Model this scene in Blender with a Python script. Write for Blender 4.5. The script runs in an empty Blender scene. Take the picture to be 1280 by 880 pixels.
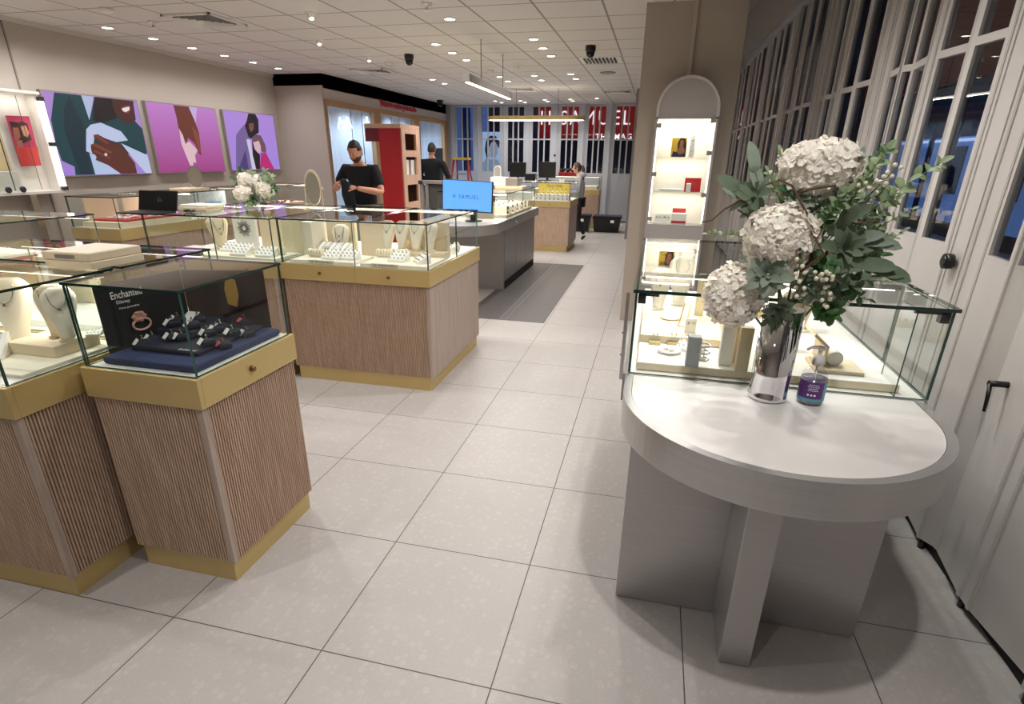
import bpy, bmesh, math, random
from mathutils import Vector, Matrix, noise
random.seed(7)
PI = math.pi
SC = bpy.context.scene
COL = SC.collection

# ---------------------------------------------------------------- colour, materials
def lin(c):
    if isinstance(c, str):
        c = tuple(int(c[i:i+2], 16)/255 for i in (0, 2, 4))
    return tuple((v/12.92 if v <= .04045 else ((v+.055)/1.055)**2.4) for v in c)

MATS = {}
def mat(name, col='cccccc', rough=.5, metal=0., emit=None, estr=0., spec=.5, noise_amt=0., noise_scale=8., bump=0., aniso=0., trans=0., stretch=(1,1,1), coat=0., alpha=1., sss=0.):
    if name in MATS: return MATS[name]
    m = bpy.data.materials.new(name); m.use_nodes = True
    nt = m.node_tree; p = nt.nodes['Principled BSDF']
    c = lin(col)
    p.inputs['Base Color'].default_value = (*c, 1)
    p.inputs['Roughness'].default_value = rough
    p.inputs['Metallic'].default_value = metal
    p.inputs['Specular IOR Level'].default_value = spec
    p.inputs['Transmission Weight'].default_value = trans
    p.inputs['Coat Weight'].default_value = coat
    p.inputs['Alpha'].default_value = alpha
    if aniso: p.inputs['Anisotropic'].default_value = aniso
    if emit:
        p.inputs['Emission Color'].default_value = (*lin(emit), 1)
        p.inputs['Emission Strength'].default_value = estr
    if noise_amt or bump:
        tc = nt.nodes.new('ShaderNodeTexCoord'); mp = nt.nodes.new('ShaderNodeMapping')
        mp.inputs['Scale'].default_value = stretch
        no = nt.nodes.new('ShaderNodeTexNoise'); no.inputs['Scale'].default_value = noise_scale
        no.inputs['Detail'].default_value = 5
        nt.links.new(tc.outputs['Object'], mp.inputs[0]); nt.links.new(mp.outputs[0], no.inputs['Vector'])
        if noise_amt:
            r = nt.nodes.new('ShaderNodeMapRange')
            r.inputs['From Min'].default_value = .3; r.inputs['From Max'].default_value = .7
            r.inputs['To Min'].default_value = 1-noise_amt; r.inputs['To Max'].default_value = 1+noise_amt
            mx = nt.nodes.new('ShaderNodeVectorMath'); mx.operation = 'SCALE'
            mx.inputs[0].default_value = c
            nt.links.new(no.outputs['Fac'], r.inputs['Value']); nt.links.new(r.outputs[0], mx.inputs['Scale'])
            nt.links.new(mx.outputs[0], p.inputs['Base Color'])
        if bump:
            b = nt.nodes.new('ShaderNodeBump'); b.inputs['Strength'].default_value = bump; b.inputs['Distance'].default_value = .002
            nt.links.new(no.outputs['Fac'], b.inputs['Height']); nt.links.new(b.outputs[0], p.inputs['Normal'])
    MATS[name] = m
    return m

def glass_mat(name, tint, rough=.0, ior=1.5):
    if name in MATS: return MATS[name]
    m = bpy.data.materials.new(name); m.use_nodes = True
    nt = m.node_tree; nt.nodes.clear()
    o = nt.nodes.new('ShaderNodeOutputMaterial'); mx = nt.nodes.new('ShaderNodeMixShader')
    t = nt.nodes.new('ShaderNodeBsdfTransparent'); t.inputs[0].default_value = (*tint, 1)
    g = nt.nodes.new('ShaderNodeBsdfGlossy'); g.inputs['Roughness'].default_value = rough
    f = nt.nodes.new('ShaderNodeFresnel'); f.inputs[0].default_value = ior
    # the pane's back face must not read as total internal reflection
    ge = nt.nodes.new('ShaderNodeNewGeometry'); mm = nt.nodes.new('ShaderNodeMath'); mm.operation = 'MULTIPLY'
    inv = nt.nodes.new('ShaderNodeMath'); inv.operation = 'SUBTRACT'; inv.inputs[0].default_value = 1
    nt.links.new(ge.outputs['Backfacing'], inv.inputs[1])
    nt.links.new(f.outputs[0], mm.inputs[0]); nt.links.new(inv.outputs[0], mm.inputs[1])
    nt.links.new(mm.outputs[0], mx.inputs[0]); nt.links.new(t.outputs[0], mx.inputs[1]); nt.links.new(g.outputs[0], mx.inputs[2])
    nt.links.new(mx.outputs[0], o.inputs[0])
    MATS[name] = m
    return m

def wood_mat(name, a, b, scale=6., stretch=(14, 14, 1), rough=.55):
    m = bpy.data.materials.new(name); m.use_nodes = True
    nt = m.node_tree; p = nt.nodes['Principled BSDF']; p.inputs['Roughness'].default_value = rough
    tc = nt.nodes.new('ShaderNodeTexCoord'); mp = nt.nodes.new('ShaderNodeMapping'); mp.inputs['Scale'].default_value = stretch
    no = nt.nodes.new('ShaderNodeTexNoise'); no.inputs['Scale'].default_value = scale; no.inputs['Detail'].default_value = 6; no.inputs['Distortion'].default_value = .4
    cr = nt.nodes.new('ShaderNodeValToRGB')
    cr.color_ramp.elements[0].position = .35; cr.color_ramp.elements[0].color = (*lin(a), 1)
    cr.color_ramp.elements[1].position = .68; cr.color_ramp.elements[1].color = (*lin(b), 1)
    nt.links.new(tc.outputs['Object'], mp.inputs[0]); nt.links.new(mp.outputs[0], no.inputs['Vector'])
    nt.links.new(no.outputs['Fac'], cr.inputs[0]); nt.links.new(cr.outputs[0], p.inputs['Base Color'])
    MATS[name] = m
    return m

M = {}
M['wood'] = wood_mat('fluted ash wood', 'b3967f', 'cbae98')
M['wood_side'] = wood_mat('plain ash wood', 'a9968a', 'bba99c', scale=4, stretch=(16, 16, .8))
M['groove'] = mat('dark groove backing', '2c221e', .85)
M['oak'] = wood_mat('oak veneer', 'a9845e', 'b9936c', scale=4, stretch=(10, 10, 1))
M['pale_ply'] = wood_mat('pale plywood', 'c79f86', 'd8b39b', scale=3, stretch=(8, 8, 1))
M['gold'] = mat('satin brass laminate', 'cfb67c', .4, .4, spec=.5, noise_amt=.03, noise_scale=3)
M['gold_lt'] = mat('pale gold', 'e3d7b4', .4, .3)
M['steel'] = mat('brushed champagne steel', 'bdbbba', .30, .7, noise_amt=.04, noise_scale=3, stretch=(1, 1, 40))
M['steel_dk'] = mat('brushed grey laminate', '9a9796', .4, .45, noise_amt=.04, noise_scale=3, stretch=(1, 1, 30))
M['chrome'] = mat('chrome', 'e2e2e4', .12, 1.)
M['silver'] = mat('mirror silver vase', 'e9e9ec', .045, 1.)
M['lockmetal'] = mat('brass lock', '8a6a3c', .3, .9)
M['glass'] = glass_mat('clear pane', (.965, .98, .972))
M['glass_top'] = glass_mat('clear top pane', (.95, .97, .96))
M['glass_edge'] = mat('green glass edge', '1f4d44', .08, spec=.8)
M['glass_edge_lt'] = mat('pale green glass edge', '7fa79a', .1, spec=.8)
M['winglass'] = glass_mat('shutter glass', (.72, .75, .80))
M['winglass2'] = glass_mat('tinted glass', (.8, .84, .9))
M['white'] = mat('white lacquer', 'eeeae4', .45)
M['cream'] = mat('cream leatherette', 'ead9ba', .6)
M['ivory'] = mat('ivory leatherette', 'f3ead6', .6)
M['beige'] = mat('beige board', 'd9c49c', .6)
M['card'] = mat('white card', 'f4f1ea', .6)
M['navy'] = mat('navy velvet', '1d2d55', .8, noise_amt=.15, noise_scale=200)
M['navy2'] = mat('dark navy cushion', '0c1428', .7)
M['black'] = mat('black plastic', '0c0c0e', .35)
M['blackmat'] = mat('matt black', '0a0a0b', .8)
M['dkgrey'] = mat('dark grey', '34353a', .6)
M['midgrey'] = mat('mid grey panel', '6f6d6c', .6)
M['red'] = mat('red panel', 'b01a22', .45)
M['redflat'] = mat('red lettering', 'b5152b', .45)
M['redtray'] = mat('red tray lining', 'b2323a', .6)
M['gem'] = mat('metal jewellery', 'c9c2b4', .18, 1.)
M['goldj'] = mat('gold jewellery', 'd8b56a', .2, 1.)
M['darkj'] = mat('small printed text', '39332e', .7)
M['led'] = mat('led strip', 'ffffff', .5, emit='fff4e4', estr=7.)
M['led_soft'] = mat('led strip low', 'ffffff', .5, emit='fff0dc', estr=2.2)
M['downlight'] = mat('downlight diffuser', 'ffffff', .5, emit='fff1e2', estr=16.)
M['bluescreen'] = mat('blue monitor screen', '3f7fd0', .3, emit='5f9fec', estr=.95)
M['skin'] = mat('skin', 'c98f74', .5, sss=.1)
M['skin2'] = mat('lighter skin', 'd9a78c', .5)
M['lips'] = mat('lips', '9c5346', .5)
M['eyew'] = mat('eye white', 'e4dfd8', .3)
M['eyed'] = mat('eye iris', '2a1c14', .3)
M['hairdk'] = mat('dark brown hair', '1e1512', .6, noise_amt=.3, noise_scale=90)
M['hairbr'] = mat('brown hair', '4a2f22', .5, noise_amt=.3, noise_scale=60, stretch=(1, 1, .2))
M['tshirt'] = mat('navy black t-shirt', '080a12', .9, noise_amt=.2, noise_scale=12)
M['shirt2'] = mat('black jumper', '050507', .85)
M['hoodie'] = mat('heather grey hoodie', 'a9a9af', .9, noise_amt=.1, noise_scale=150)
M['khaki'] = mat('khaki trousers', '7d7064', .85)
M['trous'] = mat('black trousers', '101013', .8)
M['floor'] = None

def thing_props(o, label, cat, group=None):
    o['label'] = label; o['category'] = cat
    if group: o['group'] = group
    return o

ROOTS = []
def thing(name, label, cat, loc=(0, 0, 0), rotz=0., group=None):
    o = bpy.data.objects.new(name, None); COL.objects.link(o)
    o.empty_display_size = .05
    o.location = loc; o.rotation_euler = (0, 0, rotz)
    thing_props(o, label, cat, group)
    o.matrix_basis = Matrix.Translation(Vector(loc)) @ Matrix.Rotation(rotz, 4, 'Z')
    return o

def world_of(o):
    mtx = o.matrix_basis.copy()
    while o.parent:
        o = o.parent; mtx = o.matrix_basis @ mtx
    return mtx

class B:
    """collects shapes (coordinates of the place, or of the thing when built local) into one mesh"""
    def __init__(s):
        s.bm = bmesh.new(); s.m = 0
    def _f(s, vs):
        try:
            f = s.bm.faces.new(vs); f.material_index = s.m; return f
        except ValueError: return None
    def mi(s, i): s.m = i; return s
    def box(s, x0, x1, y0, y1, z0, z1, bev=0.):
        if x0 > x1: x0, x1 = x1, x0
        if y0 > y1: y0, y1 = y1, y0
        if z0 > z1: z0, z1 = z1, z0
        b = min(bev, (x1-x0)/2.01, (y1-y0)/2.01, (z1-z0)/2.01)
        if b <= 0:
            v = [s.bm.verts.new(p) for p in ((x0,y0,z0),(x1,y0,z0),(x1,y1,z0),(x0,y1,z0),(x0,y0,z1),(x1,y0,z1),(x1,y1,z1),(x0,y1,z1))]
            for f in ((3,2,1,0),(4,5,6,7),(0,1,5,4),(1,2,6,5),(2,3,7,6),(3,0,4,7)): s._f([v[i] for i in f])
        else:
            n0 = len(s.bm.verts)
            t = bmesh.new(); bmesh.ops.create_cube(t, size=1)
            for q in t.verts: q.co = Vector(((x0+x1)/2+q.co.x*(x1-x0), (y0+y1)/2+q.co.y*(y1-y0), (z0+z1)/2+q.co.z*(z1-z0)))
            bmesh.ops.bevel(t, geom=t.edges[:]+t.verts[:], offset=b, segments=2, profile=.5, affect='EDGES')
            s.add(t)
        return s
    def add(s, t, mtx=None):
        t.verts.ensure_lookup_table()
        mp = {}
        for v in t.verts: mp[v] = s.bm.verts.new(mtx @ v.co if mtx else v.co)
        for f in t.faces:
            g = s._f([mp[v] for v in f.verts])
            if g: g.smooth = f.smooth
        t.free(); return s
    def obox(s, c, size, rot, bev=0.):
        """box of full size `size` centred c with a 3x3/4x4 rotation matrix"""
        t = B(); t.box(-size[0]/2, size[0]/2, -size[1]/2, size[1]/2, -size[2]/2, size[2]/2, bev)
        s.add(t.bm, Matrix.Translation(Vector(c)) @ rot.to_4x4()); return s
    def prism(s, pts, z0, z1):
        """plan outline (ccw) pulled up"""
        a = [s.bm.verts.new((x, y, z0)) for x, y in pts]; b = [s.bm.verts.new((x, y, z1)) for x, y in pts]
        s._f(a[::-1]); s._f(b); n = len(pts)
        for i in range(n): s._f([a[i], a[(i+1) % n], b[(i+1) % n], b[i]])
        return s
    def prism_ax(s, pts, ax, c0, c1):
        """outline pts in the plane perpendicular to axis ax ('x': pts are (y,z); 'y': (x,z))"""
        def P(p, c): return (c, p[0], p[1]) if ax == 'x' else (p[0], c, p[1])
        a = [s.bm.verts.new(P(p, c0)) for p in pts]; b = [s.bm.verts.new(P(p, c1)) for p in pts]
        s._f(a); s._f(b[::-1]); n = len(pts)
        for i in range(n): s._f([b[i], b[(i+1) % n], a[(i+1) % n], a[i]])
        return s
    def face(s, pts):
        return s._f([s.bm.verts.new(p) for p in pts]) and s
    def lathe(s, prof, c=(0, 0, 0), n=24, axis='z', smooth=True, cap=True):
        rings = []
        for r, h in prof:
            ring = []
            for k in range(n):
                a = 2*PI*k/n; u, v = r*math.cos(a), r*math.sin(a)
                p = (u, v, h) if axis == 'z' else ((h, u, v) if axis == 'x' else (v, h, u))
                ring.append(s.bm.verts.new((p[0]+c[0], p[1]+c[1], p[2]+c[2])))
            rings.append(ring)
        for a, b in zip(rings, rings[1:]):
            for k in range(n):
                f = s._f([a[k], a[(k+1) % n], b[(k+1) % n], b[k]])
                if f: f.smooth = smooth
        if cap:
            if prof[0][0] > 1e-5: s._f(rings[0][::-1])
            if prof[-1][0] > 1e-5: s._f(rings[-1])
        return s
    def cyl(s, c, r, h, n=20, axis='z', r2=None):
        return s.lathe([(r, 0), (r if r2 is None else r2, h)], c, n, axis, smooth=True)
    def tube(s, pts, r, n=6, cap=True):
        pts = [Vector(p) for p in pts]; rings = []
        if not hasattr(r, '__len__'): r = [r]*len(pts)
        up = Vector((0, 0, 1)); prev = None
        for i, p in enumerate(pts):
            d = (pts[min(i+1, len(pts)-1)] - pts[max(i-1, 0)])
            if d.length < 1e-9: d = Vector((0, 0, 1))
            d.normalize()
            if prev is None:
                a = d.orthogonal().normalized()
            else:
                a = (prev - d*prev.dot(d))
                a = a.normalized() if a.length > 1e-6 else d.orthogonal().normalized()
            prev = a; b = d.cross(a)
            rings.append([s.bm.verts.new(p + (a*math.cos(2*PI*k/n) + b*math.sin(2*PI*k/n))*r[i]) for k in range(n)])
        for x, y in zip(rings, rings[1:]):
            for k in range(n):
                f = s._f([x[k], x[(k+1) % n], y[(k+1) % n], y[k]])
                if f: f.smooth = True
        if cap: s._f(rings[0][::-1]); s._f(rings[-1])
        return s
    def ell(s, c, r, n=14, m=9, mtx=None):
        t = bmesh.new(); bmesh.ops.create_uvsphere(t, u_segments=n, v_segments=m, radius=1)
        for v in t.verts: v.co = Vector((v.co.x*r[0], v.co.y*r[1], v.co.z*r[2]))
        for f in t.faces: f.smooth = True
        s.add(t, Matrix.Translation(Vector(c)) @ (mtx.to_4x4() if mtx else Matrix.Identity(4))); return s

def obj(name, b, mats, parent=None, local=False, recalc=True, stuff=False):
    if not isinstance(mats, (list, tuple)): mats = [mats]
    bm = b.bm
    if parent is not None and not local:
        bm.transform(world_of(parent).inverted())
    if recalc: bmesh.ops.recalc_face_normals(bm, faces=bm.faces[:])
    me = bpy.data.meshes.new(name); bm.to_mesh(me); bm.free()
    for m in mats: me.materials.append(m)
    o = bpy.data.objects.new(name, me); COL.objects.link(o)
    if parent is not None: o.parent = parent
    if stuff: o['kind'] = 'stuff'
    return o

def single(name, b, mats, label, cat, group=None, origin=None):
    """a thing that is one mesh; its origin is put at its base"""
    o = obj(name, b, mats)
    me = o.data; xs = [v.co for v in me.vertices]
    if origin is None:
        origin = Vector(((min(v.x for v in xs)+max(v.x for v in xs))/2, (min(v.y for v in xs)+max(v.y for v in xs))/2, min(v.z for v in xs)))
    me.transform(Matrix.Translation(-Vector(origin))); o.location = origin; o.matrix_basis = Matrix.Translation(Vector(origin))
    thing_props(o, label, cat, group); return o

def struct(name, b, mats):
    o = obj(name, b, mats); o['kind'] = 'structure'; return o

def dup(root, loc, rotz, label, group=None, scale=1.):
    r = root.copy(); COL.objects.link(r)
    r.matrix_basis = Matrix.Translation(Vector(loc)) @ Matrix.Rotation(rotz, 4, 'Z') @ Matrix.Scale(scale, 4)
    r['label'] = label
    if group: r['group'] = group
    for ch in list(root.children):
        c = ch.copy(); COL.objects.link(c); c.parent = r
        for g in list(ch.children):
            d = g.copy(); COL.objects.link(d); d.parent = c
    return r

def text_bm(s, size, depth=.0, bold=0., spacing=1.0, align='CENTER', shear=0.):
    cu = bpy.data.curves.new('t', 'FONT'); cu.body = s; cu.size = size; cu.extrude = depth; cu.offset = bold
    cu.align_x = align; cu.align_y = 'CENTER'; cu.space_character = spacing; cu.resolution_u = 2; cu.shear = shear
    ob = bpy.data.objects.new('t', cu); COL.objects.link(ob)
    dg = bpy.context.evaluated_depsgraph_get(); dg.update()
    me = bpy.data.meshes.new_from_object(ob.evaluated_get(dg))
    bm = bmesh.new(); bm.from_mesh(me)
    bpy.data.objects.remove(ob); bpy.data.curves.remove(cu); bpy.data.meshes.remove(me)
    return bm

# orientation of a text lying in its xy plane -> the place
def face_minus_y(): return Matrix(((1,0,0,0),(0,0,-1,0),(0,1,0,0),(0,0,0,1)))        # reads from -y
def face_plus_x(): return Matrix(((0,0,1,0),(1,0,0,0),(0,1,0,0),(0,0,0,1)))         # reads from +x
def text_obj(name, s, size, loc, orient, m, parent, depth=.002, bold=0., spacing=1., xs=1., align='CENTER'):
    b = B(); t = text_bm(s, size, depth, bold, spacing, align)
    b.add(t, Matrix.Translation(Vector(loc)) @ orient @ Matrix.Diagonal((xs, 1, 1, 1)))
    return obj(name, b, m, parent, recalc=False)

# ---------------------------------------------------------------- camera
F_PX, YAW, PITCH, ROLL = 696.91, -.23441, .38658, .01197
CAMP = Vector((.95201, -1.23129, 1.56909))
_f = Vector((math.sin(YAW)*math.cos(PITCH), math.cos(YAW)*math.cos(PITCH), -math.sin(PITCH)))
_r = Vector((math.cos(YAW), -math.sin(YAW), 0)); _u = _r.cross(_f)
_r, _u = _r*math.cos(ROLL)+_u*math.sin(ROLL), -_r*math.sin(ROLL)+_u*math.cos(ROLL)
cam_d = bpy.data.cameras.new('camera'); cam = bpy.data.objects.new('camera', cam_d); COL.objects.link(cam)
cam.matrix_world = Matrix(((_r.x, _u.x, -_f.x, CAMP.x), (_r.y, _u.y, -_f.y, CAMP.y), (_r.z, _u.z, -_f.z, CAMP.z), (0, 0, 0, 1)))
cam_d.sensor_fit = 'HORIZONTAL'; cam_d.sensor_width = 36; cam_d.lens = F_PX*36/1280
cam_d.shift_y = 40/1280; cam_d.clip_start = .05; cam_d.clip_end = 100
SC.camera = cam

def _ray(px, py): return _f + _r*((px-640)/F_PX) - _u*((py-480)/F_PX)
def at(px, py, z=None, y=None, x=None):
    """the point of the plane z=, y= or x= that the survey of the photograph gives"""
    d = _ray(px, py)
    t = (z-CAMP.z)/d.z if z is not None else ((y-CAMP.y)/d.y if y is not None else (x-CAMP.x)/d.x)
    return CAMP + d*t

# ---------------------------------------------------------------- view, world
SC.view_settings.view_transform = 'Standard'; SC.view_settings.look = 'None'
SC.view_settings.gamma = 1; SC.view_settings.use_curve_mapping = False; SC.view_settings.exposure = .10
SC.cycles.transparent_max_bounces = 40; SC.cycles.max_bounces = 8; SC.cycles.diffuse_bounces = 4
SC.cycles.use_denoising = True; SC.cycles.sample_clamp_indirect = 6
SC.cycles.caustics_reflective = False; SC.cycles.caustics_refractive = False
w = bpy.data.worlds.new('night'); SC.world = w; w.use_nodes = True
w.node_tree.nodes['Background'].inputs[0].default_value = (.02, .03, .05, 1)
w.node_tree.nodes['Background'].inputs[1].default_value = .6

def spot(loc, energy, ang=150, col=(1, .972, .945), r=.035, blend=1.):
    energy *= 2.3
    l = bpy.data.lights.new('downlight lamp', 'SPOT'); l.energy = energy; l.spot_size = math.radians(ang); l.spot_blend = blend
    l.color = col; l.shadow_soft_size = r
    o = bpy.data.objects.new('downlight lamp', l); COL.objects.link(o); o.location = loc; return o
def area(loc, sx, sy, energy, rot=(0, 0, 0), col=(1, .95, .87)):
    l = bpy.data.lights.new('strip lamp', 'AREA'); l.shape = 'RECTANGLE'; l.size = sx; l.size_y = sy; l.energy = energy; l.color = col
    o = bpy.data.objects.new('strip lamp', l); COL.objects.link(o); o.location = loc; o.rotation_euler = rot; return o
# ================================================================ SETTING
def math_node(nt, op, a=None, b=None):
    n = nt.nodes.new('ShaderNodeMath'); n.operation = op
    for i, v in enumerate((a, b)):
        if v is None: continue
        if isinstance(v, (int, float)): n.inputs[i].default_value = v
        else: nt.links.new(v, n.inputs[i])
    return n.outputs[0]

def grid_mask(nt, xy, px, py, ox, oy, wdt):
    outs = []
    for k, (p, o) in enumerate(((px, ox), (py, oy))):
        s = math_node(nt, 'SUBTRACT', xy.outputs[k], o)
        d = math_node(nt, 'DIVIDE', s, p)
        f = math_node(nt, 'FRACT', d)
        g = math_node(nt, 'ABSOLUTE', math_node(nt, 'SUBTRACT', f, .5))
        outs.append(math_node(nt, 'GREATER_THAN', g, .5 - wdt/2/p))
    return math_node(nt, 'MAXIMUM', outs[0], outs[1])

def floor_mat():
    m = bpy.data.materials.new('terrazzo tile'); m.use_nodes = True; nt = m.node_tree; p = nt.nodes['Principled BSDF']
    ge = nt.nodes.new('ShaderNodeNewGeometry'); xy = nt.nodes.new('ShaderNodeSeparateXYZ'); nt.links.new(ge.outputs['Position'], xy.inputs[0])
    mask = grid_mask(nt, xy, .6, .6, 0, 0, .0042)
    v = nt.nodes.new('ShaderNodeTexVoronoi'); v.inputs['Scale'].default_value = 34; nt.links.new(ge.outputs['Position'], v.inputs['Vector'])
    v2 = nt.nodes.new('ShaderNodeTexVoronoi'); v2.inputs['Scale'].default_value = 120; nt.links.new(ge.outputs['Position'], v2.inputs['Vector'])
    n = nt.nodes.new('ShaderNodeTexNoise'); n.inputs['Scale'].default_value = 3; n.inputs['Detail'].default_value = 6; nt.links.new(ge.outputs['Position'], n.inputs['Vector'])
    sp = nt.nodes.new('ShaderNodeSeparateColor'); nt.links.new(v.outputs['Color'], sp.inputs[0])
    sp2 = nt.nodes.new('ShaderNodeSeparateColor'); nt.links.new(v2.outputs['Color'], sp2.inputs[0])
    chip = math_node(nt, 'MULTIPLY', math_node(nt, 'GREATER_THAN', sp.outputs[0], .62), math_node(nt, 'LESS_THAN', v.outputs['Distance'], .42))
    chip2 = math_node(nt, 'MULTIPLY', math_node(nt, 'GREATER_THAN', sp2.outputs[0], .6), math_node(nt, 'LESS_THAN', v2.outputs['Distance'], .45))
    lum = math_node(nt, 'ADD', math_node(nt, 'ADD', math_node(nt, 'MULTIPLY', chip, .075), math_node(nt, 'MULTIPLY', chip2, .06)), math_node(nt, 'ADD', .90, math_node(nt, 'MULTIPLY', n.outputs['Fac'], .12)))
    sc = nt.nodes.new('ShaderNodeVectorMath'); sc.operation = 'SCALE'; sc.inputs[0].default_value = lin('b9b3af'); nt.links.new(lum, sc.inputs['Scale'])
    mx = nt.nodes.new('ShaderNodeMix'); mx.data_type = 'RGBA'; nt.links.new(mask, mx.inputs[0]); nt.links.new(sc.outputs[0], mx.inputs[6]); mx.inputs[7].default_value = (*lin('544f4c'), 1)
    nt.links.new(mx.outputs[2], p.inputs['Base Color']); p.inputs['Roughness'].default_value = .42; p.inputs['Specular IOR Level'].default_value = .4
    return m

def ceil_mat():
    m = bpy.data.materials.new('ceiling tile grid'); m.use_nodes = True; nt = m.node_tree; p = nt.nodes['Principled BSDF']
    ge = nt.nodes.new('ShaderNodeNewGeometry'); xy = nt.nodes.new('ShaderNodeSeparateXYZ'); nt.links.new(ge.outputs['Position'], xy.inputs[0])
    mask = grid_mask(nt, xy, .6, .585, .355, 4.97, .021)
    n = nt.nodes.new('ShaderNodeTexNoise'); n.inputs['Scale'].default_value = 90; n.inputs['Detail'].default_value = 4; nt.links.new(ge.outputs['Position'], n.inputs['Vector'])
    mx = nt.nodes.new('ShaderNodeMix'); mx.data_type = 'RGBA'; nt.links.new(mask, mx.inputs[0]); mx.inputs[6].default_value = (*lin('dcd7d2'), 1); mx.inputs[7].default_value = (*lin('999390'), 1)
    nt.links.new(mx.outputs[2], p.inputs['Base Color']); p.inputs['Roughness'].default_value = .85
    b = nt.nodes.new('ShaderNodeBump'); b.inputs['Strength'].default_value = .1; nt.links.new(n.outputs['Fac'], b.inputs['Height']); nt.links.new(b.outputs[0], p.inputs['Normal'])
    return m

M['floor'] = floor_mat(); M['ceil'] = ceil_mat()
M['wall'] = mat('warm grey wall paint', 'b8aea5', .7, noise_amt=.015, noise_scale=2)
M['pillar'] = mat('pillar paint', 'b0a496', .7, noise_amt=.02, noise_scale=2)
M['trimgrey'] = mat('grey trim', '8c8580', .6)
M['shutter'] = mat('white grey powder coat', 'c4bfbb', .42, noise_amt=.05, noise_scale=5, stretch=(1, 1, .15))
M['shutter2'] = mat('shutter mullion', 'aeb0b6', .4, .1)
M['gasket'] = mat('dark gasket', '24252a', .6)
M['inlay'] = mat('dark grey floor tile', '5d5856', .5, noise_amt=.06, noise_scale=9)
M['inlay_line'] = mat('dark floor joint', '7a7573', .5)

ZC = 2.81
struct('floor', B().box(-6.6, 11, -4, 24, -.1, 0), M['floor'])
b = B(); b.box(-5.6, 1.62, -3.6, 8.12, ZC, ZC+.06); b.box(-4.56, 1.62, 8.12, 14.5, ZC, ZC+.06)
struct('ceiling', b, M['ceil'])
struct('ceiling_shutter_side', B().box(1.58, 2.6, -3.6, 14.5, 3.08, 3.14), mat('soffit paint', '9c948d', .7))
struct('trim_1', B().box(1.56, 1.62, -3.6, 14.5, ZC-.01, 3.08), mat('soffit edge', 'b6aea7', .7))
struct('wall_left', B().box(-5.62, -5.5, -3.6, 8.15, 0, ZC+.05), M['wall'])
struct('wall_behind', B().box(-5.6, 2.6, -3.7, -3.6, 0, 3.1), M['wall'])
struct('baseboard_left', B().box(-5.5, -5.485, -3.6, 8.15, 0, .1, .004), M['trimgrey'])
struct('trim_2', B().box(-5.5, -5.47, -3.6, 8.14, 2.765, ZC), mat('cornice', 'cfc8c1', .6))
struct('trim_3', B().box(-5.5, -5.488, 3.835, 3.85, 0, 2.765), M['trimgrey'])
# bay with three lit windows at the end of the left wall
struct('wall_bay_end', B().box(-6.3, -4.6, 8.15, 8.19, 0, 2.638), M['wall'])
b = B(); b.box(-4.68, -4.6, 8.19, 14.45, 2.437, 2.638); b.box(-6.3, -4.6, 8.19, 14.45, 2.60, 2.638); struct('wall_bay_header', b, mat('bay header paint', 'c4bab3', .7))
struct('wall_bay_plinth', B().box(-4.66, -4.6, 8.19, 14.45, 0, .42), M['wall'])
W_ = [(8.25, 9.96), (10.27, 12.0), (12.31, 13.96)]
b = B()
b.box(-4.68, -4.585, 8.19, 14.3, 2.345, 2.437); b.box(-4.68, -4.585, 8.19, 14.3, .42, .52)
for y0, y1 in ((8.19, 8.25), (9.96, 10.27), (12.0, 12.31), (13.96, 14.3)): b.box(-4.68, -4.585, y0, y1, .52, 2.345)
struct('trim_4', b, M['oak'])
M['baywhite'] = mat('cool white lining', 'dfe7ef', .7)
b = B(); b.box(-5.62, -5.56, 8.19, 14.45, 0, 2.6); b.box(-6.3, -4.68, 14.38, 14.44, 0, 2.6); b.box(-6.3, -4.68, 8.2, 8.23, 0, 2.6); struct('wall_bay_back', b, M['baywhite'])
struct('ceiling_void', B().box(-6.4, -4.45, 8.0, 14.5, 3.05, 3.08), M['blackmat'])  # black lining paints in the darkness of the void above the bay
struct('wall_void', B().box(-6.4, -6.3, 8.1, 14.5, 2.6, 3.08), M['blackmat'])
struct('void_light_stop', B().box(-6.4, -4.5, 14.44, 14.5, 2.6, 3.08), M['blackmat'])  # end cap added to keep mall light from leaking into the void
struct('wall_void_end', B().box(-6.4, -4.56, 8.1, 8.14, 2.83, 3.08), M['blackmat'])
for i, (y0, y1) in enumerate(W_):
    w_ = bpy.data.objects.new('window_%d' % (i+1), None); COL.objects.link(w_); w_['kind'] = 'structure'
    obj('glass_pane', B().box(-4.65, -4.642, y0, y1, .52, 2.345), M['winglass2'], w_)
    b = B(); 
    for q in ((y1-y0)*.32, (y1-y0)*.6): b.box(-5.56, -5.552, y0+q, y0+q+.012, .0, 2.6)
    obj('panel_joint', b, M['dkgrey'], w_)
for yy in (8.8, 9.5, 10.6, 11.5, 12.7, 13.5):
    l_ = thing('bay_downlight', 'small downlight inside the bay window at the ceiling, ' + ['first', 'second', 'third', 'fourth', 'fifth', 'sixth'][[8.8, 9.5, 10.6, 11.5, 12.7, 13.5].index(yy)] + ' from the near end', 'ceiling light', (-5.1, yy, 2.585)); obj('diffuser', B().cyl((0, 0, 0), .05, .012, 16), M['downlight'], l_, local=True)
    spot((-5.1, yy, 2.57), 40, col=(.78, .89, 1))

# ---- the pillar
struct('wall_pillar', B().box(.725, 1.56, 4.544, 5.2, 0, ZC+.3), M['pillar'])
struct('trim_5', B().box(1.118, 1.156, 4.515, 4.544, 2.2, ZC, .006), mat('pillar conduit', 'b3a698', .6))
struct('wall_shutter_end', B().box(.42, .62, 11.0, 14.12, 0, ZC), M['trimgrey'])

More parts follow.
